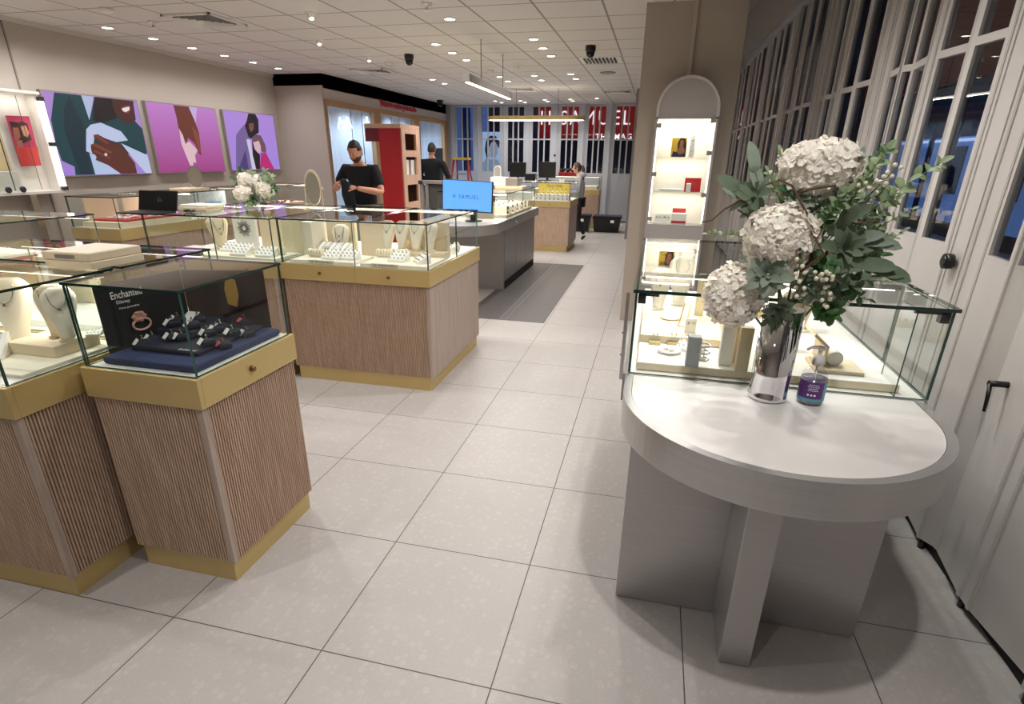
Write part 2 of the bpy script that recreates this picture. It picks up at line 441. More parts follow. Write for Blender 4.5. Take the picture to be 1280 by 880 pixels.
# ---- dark floor inlay beside the grey counter
b = B(); b.box(-.9, -.02, 4.21, 7.63, 0, .003); struct('trim_6', b, M['inlay'])
b = B(); b.box(-.50, -.485, 4.21, 7.63, .003, .0045); b.box(-.43, -.42, 4.21, 7.63, .003, .0045); struct('trim_7', b, M['inlay_line'])

# ================================================================ FOLDING SHUTTERS
def panel(parent, p0, p1, z0, z1, zw0, zw1, zbar, glass=True, bars=0, th=.03, stile=.03, name='shutter_panel', lip=True, pm='shutter'):
    """one leaf between plan points p0 and p1"""
    a = Vector((*p0, 0)); c = Vector((*p1, 0)); d = (c-a); L = d.length; d.normalize(); n = Vector((-d.y, d.x, 0))
    MX = Matrix(((d.x, n.x, 0, a.x), (d.y, n.y, 0, a.y), (0, 0, 1, 0), (0, 0, 0, 1)))
    t = B()
    if glass:
        t.box(0, L, -th/2, th/2, z0, zw0); t.box(0, L, -th/2, th/2, zw1, z1)
        t.box(0, stile, -th/2, th/2, zw0, zw1); t.box(L-stile, L, -th/2, th/2, zw0, zw1)
        t.box(stile, L-stile, -th/2, th/2, zbar-.017, zbar+.017)
        for k in range(bars):
            x = stile + (L-2*stile)*(k+1)/(bars+1); t.box(x-.018, x+.018, -th/2, th/2, zw0, zw1)
        t.mi(1)
        t.box(stile, L-stile, -th/2-.001, th/2+.001, zw0, zw0+.008); t.box(stile, L-stile, -th/2-.001, th/2+.001, zw1-.008, zw1); t.mi(0)
    else:
        t.box(0, L, -th/2, th/2, z0, z1)
        if L > .15 and lip:
            t.box(.035, .045, -th/2-.006, th/2+.006, z0, z1); t.box(L-.045, L-.035, -th/2-.006, th/2+.006, z0, z1)
    if lip: t.box(-.009, .009, -th/2-.006, th/2+.006, z0, z1); t.mi(1).box(-.0025, .0025, -th/2-.0075, th/2+.0075, z0, z1).mi(0)
    b = B(); b.add(t.bm, MX)
    o = obj(name, b, [M[pm], M['gasket']], parent)
    if glass:
        g = B(); g.box(stile, L-stile, -.003, .003, zw0, zw1); b = B(); b.add(g.bm, MX)
        obj('glass_pane', b, M['winglass'], o)
    return o

RS = thing('folding_shutter', 'pale grey concertina shutter with tall glass slots, running beside the half-round counter', 'folding shutter', (2.25, 4, 0))
seg = [('S', .20), ('W', .26), ('N', .05), ('W', .30), ('P', .07), ('W', .30), ('N', .06), ('W', .26), ('P', .10)]
xs_cycle = {0: 2.265, 1: 2.265, 2: 2.235, 3: 2.275, 4: 2.235, 5: 2.235, 6: 2.275, 7: 2.235, 8: 2.265}
y = 1.50 - 1.6*2; k = 0
while y < 11.8:
    for i, (kd, L) in enumerate(seg):
        xa = xs_cycle[i]; xb = xs_cycle[(i+1) % 9]
        if kd in 'WN' :
            panel(RS, (xa, y), (xb, y+L), .05, 3.075, 1.225, 3.02, 2.05, True, stile=.036 if kd == 'W' else .008)
        else:
            panel(RS, (xa, y), (xb, y+L), .05, 3.075, 0, 0, 0, False)
        y += L
# rollers under the leaves, floor gap
b = B()
for yy in (-.1, .36, .78, 1.14, 1.4, 1.96, 2.5): b.cyl((2.24, yy, .003), .014, .05, 10)
obj('floor_pin', b, M['black'], RS)
b = B(); b.box(2.18, 2.33, -3.5, 12, 3.02, 3.079); obj('top_track', b, M['shutter2'], RS)
obj('bottom_shade_bar', B().box(2.262, 2.285, -3.5, 11.9, .002, .07), M['blackmat'], RS)  # dark bar added for the shadow under the leaves; also blocks mall light
t = B(); t.cyl((0, 0, 0), .033, .03, 20, 'x'); t.cyl((-.006, 0, 0), .022, .03, 20, 'x')
b = B(); b.add(t.bm, Matrix.Translation((2.205, 1.60, 1.17))); obj('lock', b, [M['black']], RS)
b = B(); b.cyl((2.2, 1.6, 1.17), .016, .006, 16, 'x'); obj('lock_cylinder', b, M['chrome'], RS)
b = B(); b.tube([(2.245, .98, .835), (2.185, .98, .835)], .012, 8); b.tube([(2.19, .98, .835), (2.188, .965, .79), (2.187, .955, .735)], [.008, .007, .005], 8); obj('handle', b, M['black'], RS)

FS = thing('folding_shutter', 'far folding shop shutter with seven barred glass slots at the end of the shop', 'folding shutter', (-2, 14.2, 0))
wins = [(-4.32, -3.87), (-3.62, -3.14), (-2.92, -2.5), (-2.26, -1.80), (-1.52, -1.09), (-.83, -.42), (-.16, .30)]
x = -4.6
for i, (a, c) in enumerate(wins):
    mid = (x+a)/2
    if a-x > .1:
        panel(FS, (x, 14.2), (mid, 14.17), .04, 2.8, 0, 0, 0, False, pm='shutter2'); panel(FS, (mid, 14.17), (a-.03, 14.2), .04, 2.8, 0, 0, 0, False, pm='shutter2')
    panel(FS, (a-.03, 14.2), (c+.03, 14.2), .04, 2.8, 1.2, 2.76, 2.0, True, bars=2, pm='shutter2')
    x = c+.03
panel(FS, (x, 14.2), (.62, 14.2), .04, 2.8, 0, 0, 0, False, pm='shutter2')
obj('lock', B().cyl((-1.66, 14.14, 1.62), .03, .03, 12, 'y'), M['dkgrey'], FS)

# ================================================================ THE MALL OUTSIDE
M['mallwall'] = mat('dim mall wall', '3a3f4d', .7); M['mallblue'] = mat('lit shop window blue', '7fa4d8', .5, emit='6f97d8', estr=.38, noise_amt=.25, noise_scale=3)
M['mallwhite'] = mat('lit shop strip', 'e8eef8', .5, emit='cfe0ff', estr=1.0); M['redsign'] = mat('backlit red fascia', '8f1a14', .5, emit='a01810', estr=.5)
M['whitelit'] = mat('backlit white letters', 'ffffff', .5, emit='fff4ee', estr=1.5); M['mallceil'] = mat('mall ceiling', '4c5060', .8)
struct('ceiling_mall', B().box(2.5, 11, -4, 24, 3.9, 4.0), M['mallceil'])
struct('ceiling_mall_far', B().box(-6.6, 2.5, 14.8, 24, 3.9, 4.0), M['mallceil'])
struct('wall_mall_right', B().box(9.5, 9.6, -4, 24, 0, 4), M['mallwall'])
struct('wall_mall_far', B().box(-6.6, 10, 19.0, 19.1, 0, 4), M['mallwall'])
# opposite shop with blue lit windows
sh = thing('shopfront', 'blue-lit shop window across the mall behind the right shutter glass', 'shop front', (7.5, 12.5, 0))
b = B(); b.box(7.42, 7.5, 8.4, 20.8, 2.1, 3.2); b.box(7.42, 7.5, 8.4, 20.8, 0, .3)
for yy in (8.4, 10.8, 13.2, 15.6, 18.0, 20.6): b.box(7.40, 7.5, yy, yy+.16, .3, 2.1)
obj('shop_frame', b, M['mallwall'], sh)
for k_ in range(5):
    yy = 8.56 + k_*2.4
    obj('lit_window', B().box(7.46, 7.48, yy, yy+2.22, .3, 2.1), M['mallblue'], sh)
    obj('light_strip', B().box(7.40, 7.42, yy+.1, yy+2.1, 2.0, 2.06), M['mallwhite'], sh)
    obj('poster_panel', B().box(7.43, 7.455, yy+.5, yy+1.1, .9, 1.9), mat('mall display %d' % (k_ % 2), ['27324a', '3a2030'][k_ % 2], .6), sh)
b = B(); b.box(4.8, 4.9, 6.2, 12.5, 2.6, 3.9)
single('fascia_board', b, mat('dark red fascia', '6a2426', .6, emit='6a1c1c', estr=.12), 'dark red shop fascia outside the right shutter, above its crossbar', 'shop sign')  # weak emission put into the red, which came out too dark
# red fascia with the shop's name beyond the far shutter
sg = thing('shop_sign', 'red illuminated shop fascia with white letters seen through the far shutter', 'shop sign', (-1.2, 16.3, 0))
obj('sign_board', B().box(-2.55, .75, 16.2, 16.3, 2.10, 3.0), M['redsign'], sg)
SIGN = sg
obj('sign_backing', B().box(-2.55, .75, 16.2, 16.3, 1.5, 2.09), M['mallwall'], sg)
# backlit portrait poster
po = thing('poster', 'backlit pale portrait poster of a dark-haired woman outside the far shutter', 'poster', (-3.95, 16.2, 0))
obj('light_panel', B().box(-4.28, -3.58, 16.15, 16.2, .0, 2.25), mat('pale poster light', 'cfe2ee', .5, emit='bcd6ea', estr=.75), po)
b = B(); b.prism_ax([(-4.05, 1.5), (-4.12, 1.75), (-4.08, 2.0), (-3.95, 2.15), (-3.78, 2.14), (-3.66, 1.98), (-3.68, 1.8), (-3.8, 1.98), (-3.92, 1.95), (-4.0, 1.8), (-3.98, 1.58)], 'y', 16.14, 16.149)
obj('printed_hair', b, mat('poster hair', '39464f', .6), po)
b = B(); b.prism_ax([(-3.97, 1.75), (-3.93, 1.92), (-3.82, 1.97), (-3.72, 1.86), (-3.72, 1.68), (-3.8, 1.52), (-3.92, 1.55)], 'y', 16.142, 16.1485)
obj('printed_face', b, mat('poster face', 'c9c4bf', .6, emit='c9c8c8', estr=.45), po)
b = B(); b.prism_ax([(-4.28, 1.02), (-4.26, 1.3), (-4.1, 1.5), (-3.9, 1.5), (-3.75, 1.5), (-3.6, 1.35), (-3.58, 1.02)], 'y', 16.143, 16.1488)
obj('printed_coat', b, mat('poster coat', 'aebfca', .6, emit='aec2d0', estr=.5), po)
b = B(); b.box(-4.6, -4.35, 15.4, 15.5, 0, 3.2); single('mall_column', b, mat('blue painted column', '3a4f86', .6), 'blue-lit column outside the far shutter, at its end by the bay', 'column')
area((0, 17.2, 3.85), 6, 1.5, 30, col=(.6, .72, 1)); area((5.4, 8, 3.85), 1.2, 6, 14, col=(.6, .72, 1)); area((6.3, 14, 3.8), 1.2, 6, 26, col=(.55, .7, 1))
single('mall_glow_panel', B().box(-5.6, -4.25, 17.0, 17.1, 0, 3.4), mat('pale blue mall glow', '7c8fb4', .6, emit='5f78a8', estr=.35), 'added pale blue glowing panel outside the slots of the far shutter nearest the bay', 'wall panel')  # glowing panel added to make the slots behind it brighter and bluer
area((-4.2, 15.6, 3.5), 1.0, 1.0, 18, col=(.35, .5, 1))

# ================================================================ LIGHTS OF THE CEILING
dl = [(-4.93, 4.52), (-4.93, 5.12), (-4.93, 5.72), (-4.93, 6.31), (-4.93, 6.9), (-4.93, 7.5), (-1.155, 4.8), (-1.765, 6.02), (-1.765, 6.61), (-1.765, 7.2), (-.552, 5.92), (-.552, 6.49), (-.552, 7.06),
      (-3.01, 9.12), (-3.0, 9.7), (-2.375, 9.06), (-1.755, 8.95), (-1.755, 9.53), (-1.15, 8.89), (-1.15, 9.48), (-.537, 8.79), (-.537, 9.38), (-2.98, 13.15), (-2.93, 13.57), (-2.357, 13.13), (-2.33, 13.53),
      (-1.742, 12.98), (-1.74, 13.36), (-1.14, 12.92), (-1.14, 13.35), (-.521, 12.76)]
extra = [(1.12, 1.32), (-4.93, 3.9), (-4.93, 3.3), (-4.93, 2.1), (.65, 2.7), (.05, 1.3), (-.55, 3.1), (-1.76, 1.9), (-1.76, 3.1), (-3.0, 1.9), (-3.0, 3.1), (1.25, -.4), (-1.15, -.6), (-2.4, .1), (.05, -1.9), (1.25, 1.7), (1.25, 2.9)]
proto = thing('ceiling_downlight', 'x', 'ceiling light', (0, 0, ZC-.012), 0, 'round recessed ceiling downlights')
obj('trim_ring', B().lathe([(.062, .012), (.066, .004), (.060, 0), (.05, .004)], (0, 0, 0), 24, cap=False), M['white'], proto, local=True)
obj('diffuser', B().cyl((0, 0, .006), .05, .004, 24), M['downlight'], proto, local=True)
near = ['left wall row, %s from the lit wall cabinet', ]
words_ = ['first', 'second', 'third', 'fourth', 'fifth', 'sixth', 'seventh', 'eighth', 'ninth', 'tenth', 'eleventh', 'twelfth']
DLG = {6: 'alone nearest the camera in mid ceiling', 7: 'nearest of the three on the track side of the dome camera', 8: 'middle of the three beside the dome camera', 9: 'farthest of the three beside the dome camera',
       10: 'nearest of the three before the right dome camera', 11: 'middle of the three before the right dome camera', 12: 'farthest of the three before the right dome camera'}
for i, (lx, ly) in enumerate(dl):
    if i < 6: lab = 'round lit downlight close to the left wall, %s of six counted from the near end' % words_[i]
    elif i in DLG: lab = 'round lit ceiling downlight, ' + DLG[i]
    elif i < 22: lab = 'round lit downlight in the cluster around the linear lamp, %s from the left' % words_[i-13]
    else: lab = 'small bright downlight by the far shutter, %s from the left' % words_[i-22]
    dup(proto, (lx, ly, ZC-.012), 0, lab)
    e = 17 if ly < 8.3 else 14
    if i < 6: e = 12
    spot((lx, ly, ZC-.02), e)
bpy.data.objects.remove(proto.children[0]); 
for ch in list(proto.children): bpy.data.objects.remove(ch)
bpy.data.objects.remove(proto)
for lx, ly in extra: spot((lx, ly, ZC-.02), (34 if (lx, ly) == (1.25, -.4) else 22) if lx > -4 else 14)

def gimbal(x_, y_, lab):
    g = thing('gimbal_spotlight', lab, 'spotlight', (x_, y_, ZC-.05), 0, 'small gimbal spotlights in the ceiling')
    b = B(); b.lathe([(.05, .05), (.055, .045), (.045, .04)], n=16); b.lathe([(.03, .04), (.032, 0)], n=12); obj('housing', b, M['white'], g, local=True)
    obj('bulb', B().ell((.012, -.01, -.002), (.02, .02, .01)), M['downlight'], g, local=True)
    spot((x_, y_, ZC-.07), 8, 70)
gimbal(-2.376, 4.334, 'small gimbal spotlight nearest the camera in the ceiling'); gimbal(-3.03, 5.54, 'small gimbal spotlight, middle one of three'); gimbal(-3.02, 6.76, 'small gimbal spotlight farthest of three, by the dome camera')

def dome(x_, y_, lab, s=1.):
    g = thing('dome_camera', lab, 'security camera', (x_, y_, ZC-.13*s), 0, 'black ceiling dome cameras')
    obj('housing', B().lathe([(.062*s, .13*s), (.062*s, .09*s), (.055*s, .06*s)], n=20), M['black'], g, local=True)
    obj('dome', B().lathe([(.0, -.0), (.025*s, .006*s), (.045*s, .025*s), (.052*s, .06*s)], n=20), mat('smoked dome', '08080a', .1), g, local=True)
dome(-2.39, 6.67, 'black dome camera hanging over the mirrored bay side of the ceiling'); dome(.035, 6.45, 'black dome camera on the ceiling beside the pillar'); dome(-4.25, 12.8, 'farthest black dome camera by the far shutter', 1.2)
SPR = [(-1.16, 4.21, 'white sprinkler head in the near centre of the ceiling'), (-2.998, 7.32, 'white sprinkler head behind the left dome camera'), (-1.147, 7.69, 'white sprinkler head above the linear lamp'), (-4.21, 4.38, 'white sprinkler head beside the square air vent')]
for i, (x_, y_, lab) in enumerate(SPR):
    b = B(); b.lathe([(.05, .07), (.045, .055), (.012, .05), (.012, .02), (.03, .018), (.03, .012)], n=14)
    b.bm.transform(Matrix.Translation((x_, y_, ZC-.07))); single('sprinkler_head', b, M['white'], lab, 'sprinkler', 'ceiling sprinkler heads')
b = B(); b.lathe([(.06, .05), (.06, .03), (.04, .02), (.04, .005), (.02, 0)], n=20); b.bm.transform(Matrix.Translation((-1.72, 8.25, ZC-.05)))
single('smoke_detector', b, M['white'], 'white smoke detector between the linear lamp wires', 'smoke detector')
b = B(); b.lathe([(.06, .05), (.06, .03), (.04, .02)], n=20); b.bm.transform(Matrix.Translation((-4.2, 3.84, ZC-.05)))
single('smoke_detector', b, M['white'], 'white smoke detector on the near left ceiling by the sprinkler', 'smoke detector')
b = B(); b.lathe([(.12, .0), (.12, .012), (.10, .016)], n=28); b.bm.transform(Matrix.Translation((.053, 8.73, ZC-.014)))
single('ceiling_speaker', b, mat('speaker mesh', '9a9692', .6), 'round flat ceiling speaker grille near the pillar', 'speaker')

def vent4(x0, y0, lab, s=.55, g='square four-way ceiling vents'):
    v = thing('ceiling_vent', lab, 'air vent', (x0+s/2, y0+s/2, ZC-.02), 0, g)
    b = B(); h = s/2
    for q in (0,):
        r0 = h
        for a, c, d, e in ((-r0, r0, -r0, -r0+.02), (-r0, r0, r0-.02, r0), (-r0, -r0+.02, -r0, r0), (r0-.02, r0, -r0, r0)): b.box(a, c, d, e, 0, .018)
    obj('frame', b, M['white'], v, local=True)
    b = B()
    for side in range(4):
        R = Matrix.Rotation(side*PI/2, 4, 'Z')
        for k_ in range(5):
            r0 = h-.025-k_*.048
            t = B(); t.face([(-r0, -r0, .0), (r0, -r0, .0), (r0-.012, -r0+.012, .017), (-r0+.012, -r0+.012, .017)]); b.add(t.bm, R)
    obj('louvre', b, M['white'], v, local=True)
    obj('backing', B().box(-h, h, -h, h, .018, .0195), M['dkgrey'], v, local=True)
vent4(-3.87, 4.12, 'square louvred ceiling vent nearest the camera above the left showcases'); vent4(-3.83, 7.72, 'square ceiling vent near the mirrored bay'); vent4(.31-.58, 11.2, 'far ceiling vent by the shutter, behind the round speaker')
v = thing('ceiling_vent', 'rectangular slotted ceiling vent between the pillar and the right dome camera', 'air vent', (.06, 7.5, ZC-.02))
obj('frame', B().box(-.27, .27, -.25, .25, .012, .019), M['white'], v, local=True)
b = B()
for k_ in range(9): b.box(-.22+k_*.05, -.195+k_*.05, -.2, .2, 0, .012)
obj('slat', b, M['dkgrey'], v, local=True)
vent4(-2.1, 10.6, 'dark-edged ceiling vent above the far service counter')

# suspended linear lamp and the long oval ring lamp
L1 = thing('linear_pendant_lamp', 'slim grey linear pendant lamp hung on two wires over the blue monitor', 'pendant lamp', (-1.15, 6.3, 2.30))
z_ = at(612, 113, x=-1.15).z
obj('housing', B().box(-1.185, -1.115, 5.28, 7.22, 2.32, 2.40, .004), M['trimgrey'], L1)
obj('diffuser', B().box(-1.17, -1.13, 5.30, 7.2, 2.312, 2.3195), M['led'], L1)
obj('wire', B().tube([(-1.15, 5.84, 2.4), (-1.15, 5.84, ZC)], .004, 5), M['dkgrey'], L1); obj('wire', B().tube([(-1.15, 6.84, 2.4), (-1.15, 6.84, ZC)], .004, 5), M['dkgrey'], L1)
area((-1.15, 6.25, 2.30), .04, 1.9, 22, col=(1, .93, .86))
def stad(cx, cy, hx, r, n=14):
    pts = []
    for k_ in range(n+1): a = -PI/2+PI*k_/n; pts.append((cx+hx+r*math.cos(a), cy+r*math.sin(a)))
    for k_ in range(n+1): a = PI/2+PI*k_/n; pts.append((cx-hx+r*math.cos(a), cy+r*math.sin(a)))
    return pts
L2 = thing('ring_pendant_lamp', 'long oval brass ring pendant lamp glowing in front of the far shutter', 'pendant lamp', (-1.48, 10.7, 2.24))
def ringband(pa, pb, z0, z1, parent, name, m):
    b = B(); n = len(pa)
    q = [[b.bm.verts.new((p[0], p[1], z)) for p in P] for P, z in ((pa, z0), (pa, z1), (pb, z1), (pb, z0))]
    for i in range(n):
        j = (i+1) % n
        for k_ in range(4): b._f([q[k_][i], q[k_][j], q[(k_+1) % 4][j], q[(k_+1) % 4][i]])
    return obj(name, b, m, parent)
ringband(stad(-1.48, 10.7, .72, .25), stad(-1.48, 10.7, .72, .235), 2.245, 2.315, L2, 'outer_band', M['gold'])
ringband(stad(-1.48, 10.7, .72, .234), stad(-1.48, 10.7, .72, .215), 2.25, 2.30, L2, 'glowing_ring', M['led'])
obj('wire', B().tube([(-1.06, 10.92, 2.31), (-1.06, 10.75, ZC)], .004, 5), M['dkgrey'], L2); obj('wire', B().tube([(-1.9, 10.92, 2.31), (-1.9, 10.75, ZC)], .004, 5), M['dkgrey'], L2)
area((-1.48, 10.7, 2.23), 1.4, .3, 14)
# ================================================================ SHOWCASES
def text_fit(name, s, x0, x1, z0, z1, y, m, parent, depth=.002, bold=0., spacing=1., axis='y'):
    """text stretched to fill x0..x1, z0..z1; axis 'y': reads from -y at y; 'x': reads from +x at x=y with x0..x1 along y; 'z': lies flat, reads from -y"""
    t = text_bm(s, 1, 0, bold, spacing)
    xs = [v.co.x for v in t.verts]; ys = [v.co.y for v in t.verts]
    a, c, d, e = min(xs), max(xs), min(ys), max(ys)
    top, bot = [], []
    r = bmesh.ops.extrude_face_region(t, geom=t.faces[:]) if depth else None
    if r:
        for g in r['geom']:
            if isinstance(g, bmesh.types.BMVert): g.co.z += depth
    for v in t.verts:
        u = x0+(v.co.x-a)/(c-a)*(x1-x0); h = z0+(v.co.y-d)/(e-d)*(z1-z0); k = v.co.z
        v.co = Vector((u, y-k, h)) if axis == 'y' else (Vector((y+k, u, h)) if axis == 'x' else Vector((u, h, y+k)))
    b = B(); b.add(t); return obj(name, b, m, parent, recalc=False)

def flutes(b, x0, x1, z0, z1, ax, c, out, pitch=.0122, dep=.007):
    """vertical half-round slats on the plane ax=c standing out by sign `out`"""
    n = max(3, int(round((x1-x0)/pitch))); p = (x1-x0)/n
    prof = []
    for i in range(n):
        u = x0+i*p
        prof += [(u, 0), (u+p*.34, 0), (u+p*.36, dep*.8), (u+p*.44, dep), (u+p*.90, dep), (u+p*.98, dep*.8)]
    prof.append((x1, 0))
    lo = []; hi = []
    for u, d in prof:
        q = (u, c+out*d) if ax == 'y' else (c+out*d, u)
        lo.append(b.bm.verts.new((*q, z0))); hi.append(b.bm.verts.new((*q, z1)))
    for i in range(len(prof)-1):
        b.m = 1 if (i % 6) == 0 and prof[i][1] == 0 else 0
        b._f([lo[i], lo[i+1], hi[i+1], hi[i]])
    b.m = 0

M['glass_edge_dk'] = mat('dark green glass edge', '12302b', .1, spec=.6)
def pane(parent, name, x0, x1, y0, y1, z0, z1, top=False, light_edge=False):
    """a sheet of glass: the two broad faces clear, the four narrow ones show the green of the edge"""
    b = B(); b.box(x0, x1, y0, y1, z0, z1)
    dims = (x1-x0, y1-y0, z1-z0); thin = dims.index(min(dims))
    for f in b.bm.faces:
        f.normal_update(); n = f.normal
        f.material_index = 0 if abs(n[thin]) > .5 else 1
    return obj(name, b, [M['glass_top'] if top else M['glass'], M['glass_edge_lt'] if light_edge else (M['glass_edge_dk'] if top else M['glass_edge'])], parent)

a_ = at(676, 162, y=16.18); c_ = at(789, 139, y=16.18)
text_fit('lettering', 'H SAMUEL', a_.x, c_.x, at(740, 156, y=16.18).z, at(740, 138, y=16.18).z, 16.19, M['whitelit'], SIGN, .015, -.004, 1.25)
a_ = at(744, 173, y=16.18); c_ = at(790, 166, y=16.18)
text_fit('small_lettering', 'THE MAG', a_.x, c_.x, at(760, 174, y=16.18).z, at(760, 167, y=16.18).z, 16.19, M['whitelit'], SIGN, .01, .01, 1.2)
ZB, ZT = .865, 1.165
def showcase(label, x0, x1, y0, y1, front='f', right='f', left='p', splits=(), locks=(), rlocks=(), joints=(), gx=None, group=None, deckm='white', led=True, ledw=9, ledy=None, midwall=None, name='showcase_counter', backled=True, sep=True):
    t = thing(name, label, 'display counter', ((x0+x1)/2, (y0+y1)/2, 0), 0, group)
    obj('plinth', B().box(x0+.035, x1-.03, y0+.02, y1-.02, 0, .098), M['gold'], t)
    obj('carcass', B().box(x0+.018, x1-.018, y0+.018, y1-.012, .098, .755), M['wood_side'], t)
    edges = [x0+.01] + list(splits) + [x1-.03]
    for a, c in zip(edges, edges[1:]):
        b = B()
        if front == 'f': flutes(b, a+.003, c-.003, .1, .753, 'y', y0+.016, -1)
        else: b.box(a+.002, c-.002, y0+.010, y0+.017, .1, .753)
        obj('fluted_panel' if front == 'f' else 'front_panel', b, [M['wood'], M['groove']], t, recalc=False)
    b = B(); b.box(x1-.03, x1-.008, y0+.006, y0+.03, .098, .754); obj('corner_post', b, M['wood_side'], t)
    b = B()
    if right == 'f': flutes(b, y0+.03, y1-.015, .1, .753, 'x', x1-.018, 1)
    else: b.box(x1-.018, x1-.010, y0+.03, y1-.015, .1, .753)
    obj('side_panel', b, [M['wood'] if right == 'f' else M['wood_side'], M['groove']], t, recalc=False)
    b = B(); ed = [x0] + list(splits) + [x1]
    for a, c in zip(ed, ed[1:]): b.box(a+(.0012 if a != x0 else 0), c-(.0012 if c != x1 else 0), y0, y0+.02, .755, ZB, .001)
    b.box(x1-.02, x1, y0+.0205, y1, .755, ZB, .001); b.box(x0, x0+.02, y0+.0205, y1, .755, ZB, .001); b.box(x0+.02, x1-.02, y1-.02, y1, .755, ZB)
    FB = obj('fascia_band', b, M['gold'], t)
    obj('display_deck', B().box(x0+.021, x1-.021, y0+.021, y1-.021, .84, ZB+.002), M[deckm], t)
    for lx in locks:
        b = B(); b.lathe([(.0105, 0), (.0105, .006), (.008, .011)], (lx, y0-.011, .808), 14, 'y'); obj('lock', b, M['lockmetal'], FB)
    for ly in rlocks:
        b = B(); b.lathe([(.011, 0), (.011, .008), (.008, .014)], (x1, ly, .812), 14, 'x'); obj('lock', b, M['lockmetal'], t)
    # the glass box
    g0, g1, h0, h1 = x0+.012, x1-.012, y0+.014, y1-.014; th = .010
    js = [g0] + list(joints) + [g1]
    for a, c in zip(js, js[1:]):
        pane(t, 'front_glass', a+(.001 if a != g0 else 0), c-(.001 if c != g1 else 0), h0, h0+th, ZB+.002, ZT-.009)
        pane(t, 'glass_top', a+(.0008 if a != g0 else -.004), c-(.0008 if c != g1 else -.004), h0-.004, h1+.004, ZT-.009, ZT, True)
    ym = midwall
    if ym: 
        pane(t, 'side_glass', g1-th, g1, h0+th+.001, ym-.001, ZB+.002, ZT-.009); pane(t, 'side_glass', g1-th, g1, ym+.001, h1-.001, ZB+.002, ZT-.009)
    else: pane(t, 'side_glass', g1-th, g1, h0+th+.001, h1-.001, ZB+.002, ZT-.009)
    pane(t, 'side_glass', g0, g0+th, h0+th+.001, h1-.001, ZB+.002, ZT-.009)
    if led:
        ly = ledy or h1-.03
        b = B(); b.box(g0+.02, g1-.02, ly-.012, ly+.012, ZT-.030, ZT-.012); obj('light_bar', b, M['chrome'], t)
        b = B(); b.box(g0+.025, g1-.025, ly-.0128, ly+.0128, ZT-.0335, ZT-.0305)
        if backled: b.box(g0+.025, g1-.025, ly+.0122, ly+.013, ZT-.03, ZT-.014); b.box(g0+.025, g1-.025, ly-.013, ly-.0122, ZT-.03, ZT-.014)
        obj('led_strip', b, M['led_soft'], t)
        o = area(((g0+g1)/2, ly-.02, ZT-.04), (g1-g0)*.95, .02, ledw*.45*(g1-g0), rot=(math.radians(-28), 0, 0), col=(1, .95, .86))
    return t

S1 = showcase('square brass and fluted wood counter holding the navy ring display', -.96, -.475, .20, .755, splits=(), rlocks=(), gx=None, led=False)
# its lock sits in the right-hand band
b = B(); b.lathe([(.0125, 0), (.0125, .008), (.009, .014)], (-.475, .47, .812), 16, 'x'); obj('lock', b, M['lockmetal'], S1)
S2 = showcase('brass and fluted wood counter with cream necklace busts, left of the navy display', -2.1, -1.0, -.02, .478, locks=(), ledw=6, backled=False)
S3 = showcase('brass counter just behind the necklace counter, under the cream boxes', -2.1, -.995, .486, .98, ledw=5, backled=False)
S4 = showcase('centre island counter at the aisle end, with two fluted doors', -1.562, -.44, 2.215, 3.36, right='p', splits=(-.985,), locks=(-1.25, -.735), joints=(-.985,), midwall=2.82, ledw=17)
S5 = showcase('centre island counter at the laptop end, adjoining the two-door island', -2.64, -1.568, 2.18, 3.34, splits=(-2.1,), locks=(-2.35, -1.8), joints=(-2.05,), midwall=2.8, ledw=17)
S6 = showcase('glass counter of cream and red price trays in front of the lit wall cabinet', -4.1, -2.88, 1.0, 2.07, joints=(-3.45,), ledw=8, backled=False)
for i, (y0, y1, lab) in enumerate(((3.34, 4.42, 'wall counter with red lined trays of charms below the first wall picture'), (4.43, 5.50, 'wall counter with blue ring display behind the laptop'), (5.51, 6.75, 'wall counter with pink trays behind the small bouquet'))):
    showcase(lab, -4.72, -4.12, y0, y1, ledw=7)
S10 = showcase('far square counter with plain wood front and yellow watch display', -1.9, -.46, 8.86, 9.95, front='p', right='p', locks=(-.82,), splits=(-1.2,), joints=(-1.15,), ledw=14)
S11 = showcase('farthest plain wood counter behind the woman, its end by the black crate', -1.95, -.33, 12.75, 13.35, front='p', right='p', splits=(-1.15,), ledw=8)

# grey stadium-ended service counter
G = thing('service_counter', 'grey service counter with rounded end beside the dark floor strip', 'service counter', (-1.2, 6.2, 0))
def stadium(x0, x1, yf, yb, n=28):
    r = (x1-x0)/2; cx = (x0+x1)/2; pts = [(x1, yb), (x0, yb)]
    for k in range(n+1):
        a = PI + PI*k/n; pts.append((cx+r*math.cos(a), yf+r+r*math.sin(a)))
    return pts[::1]
def offset_rim(b, out, inn, z0, z1):
    n = len(out); q = [[b.bm.verts.new((*p, z)) for p in P] for P, z in ((out, z0), (out, z1), (inn, z1), (inn, z0))]
    for i in range(n):
        j = (i+1) % n
        for k in range(4):
            f = b._f([q[k][i], q[k][j], q[(k+1) % 4][j], q[(k+1) % 4][i]])
    return b
GX0, GX1 = -1.72, -.745
o_ = stadium(GX0, GX1, 4.66, 7.5); i_ = stadium(GX0+.018, GX1-.018, 4.678, 7.49)
b = B(); offset_rim(b, o_, i_, .755, .868); obj('counter_rim', b, M['steel'], G)
b = B(); b.prism(i_, .80, .866); obj('counter_top', b, mat('pale counter top', 'd9d3cc', .35), G)
b = B(); b.box(-1.65, -.80, 5.58, 7.44, .002, .755); obj('body', b, M['steel_dk'], G)
b = B(); b.box(-.8, -.793, 5.6, 6.2, .12, .752); b.box(-.8, -.793, 6.21, 6.82, .12, .752); b.box(-.8, -.793, 6.83, 7.43, .12, .752); obj('door_panel', b, M['steel_dk'], G)
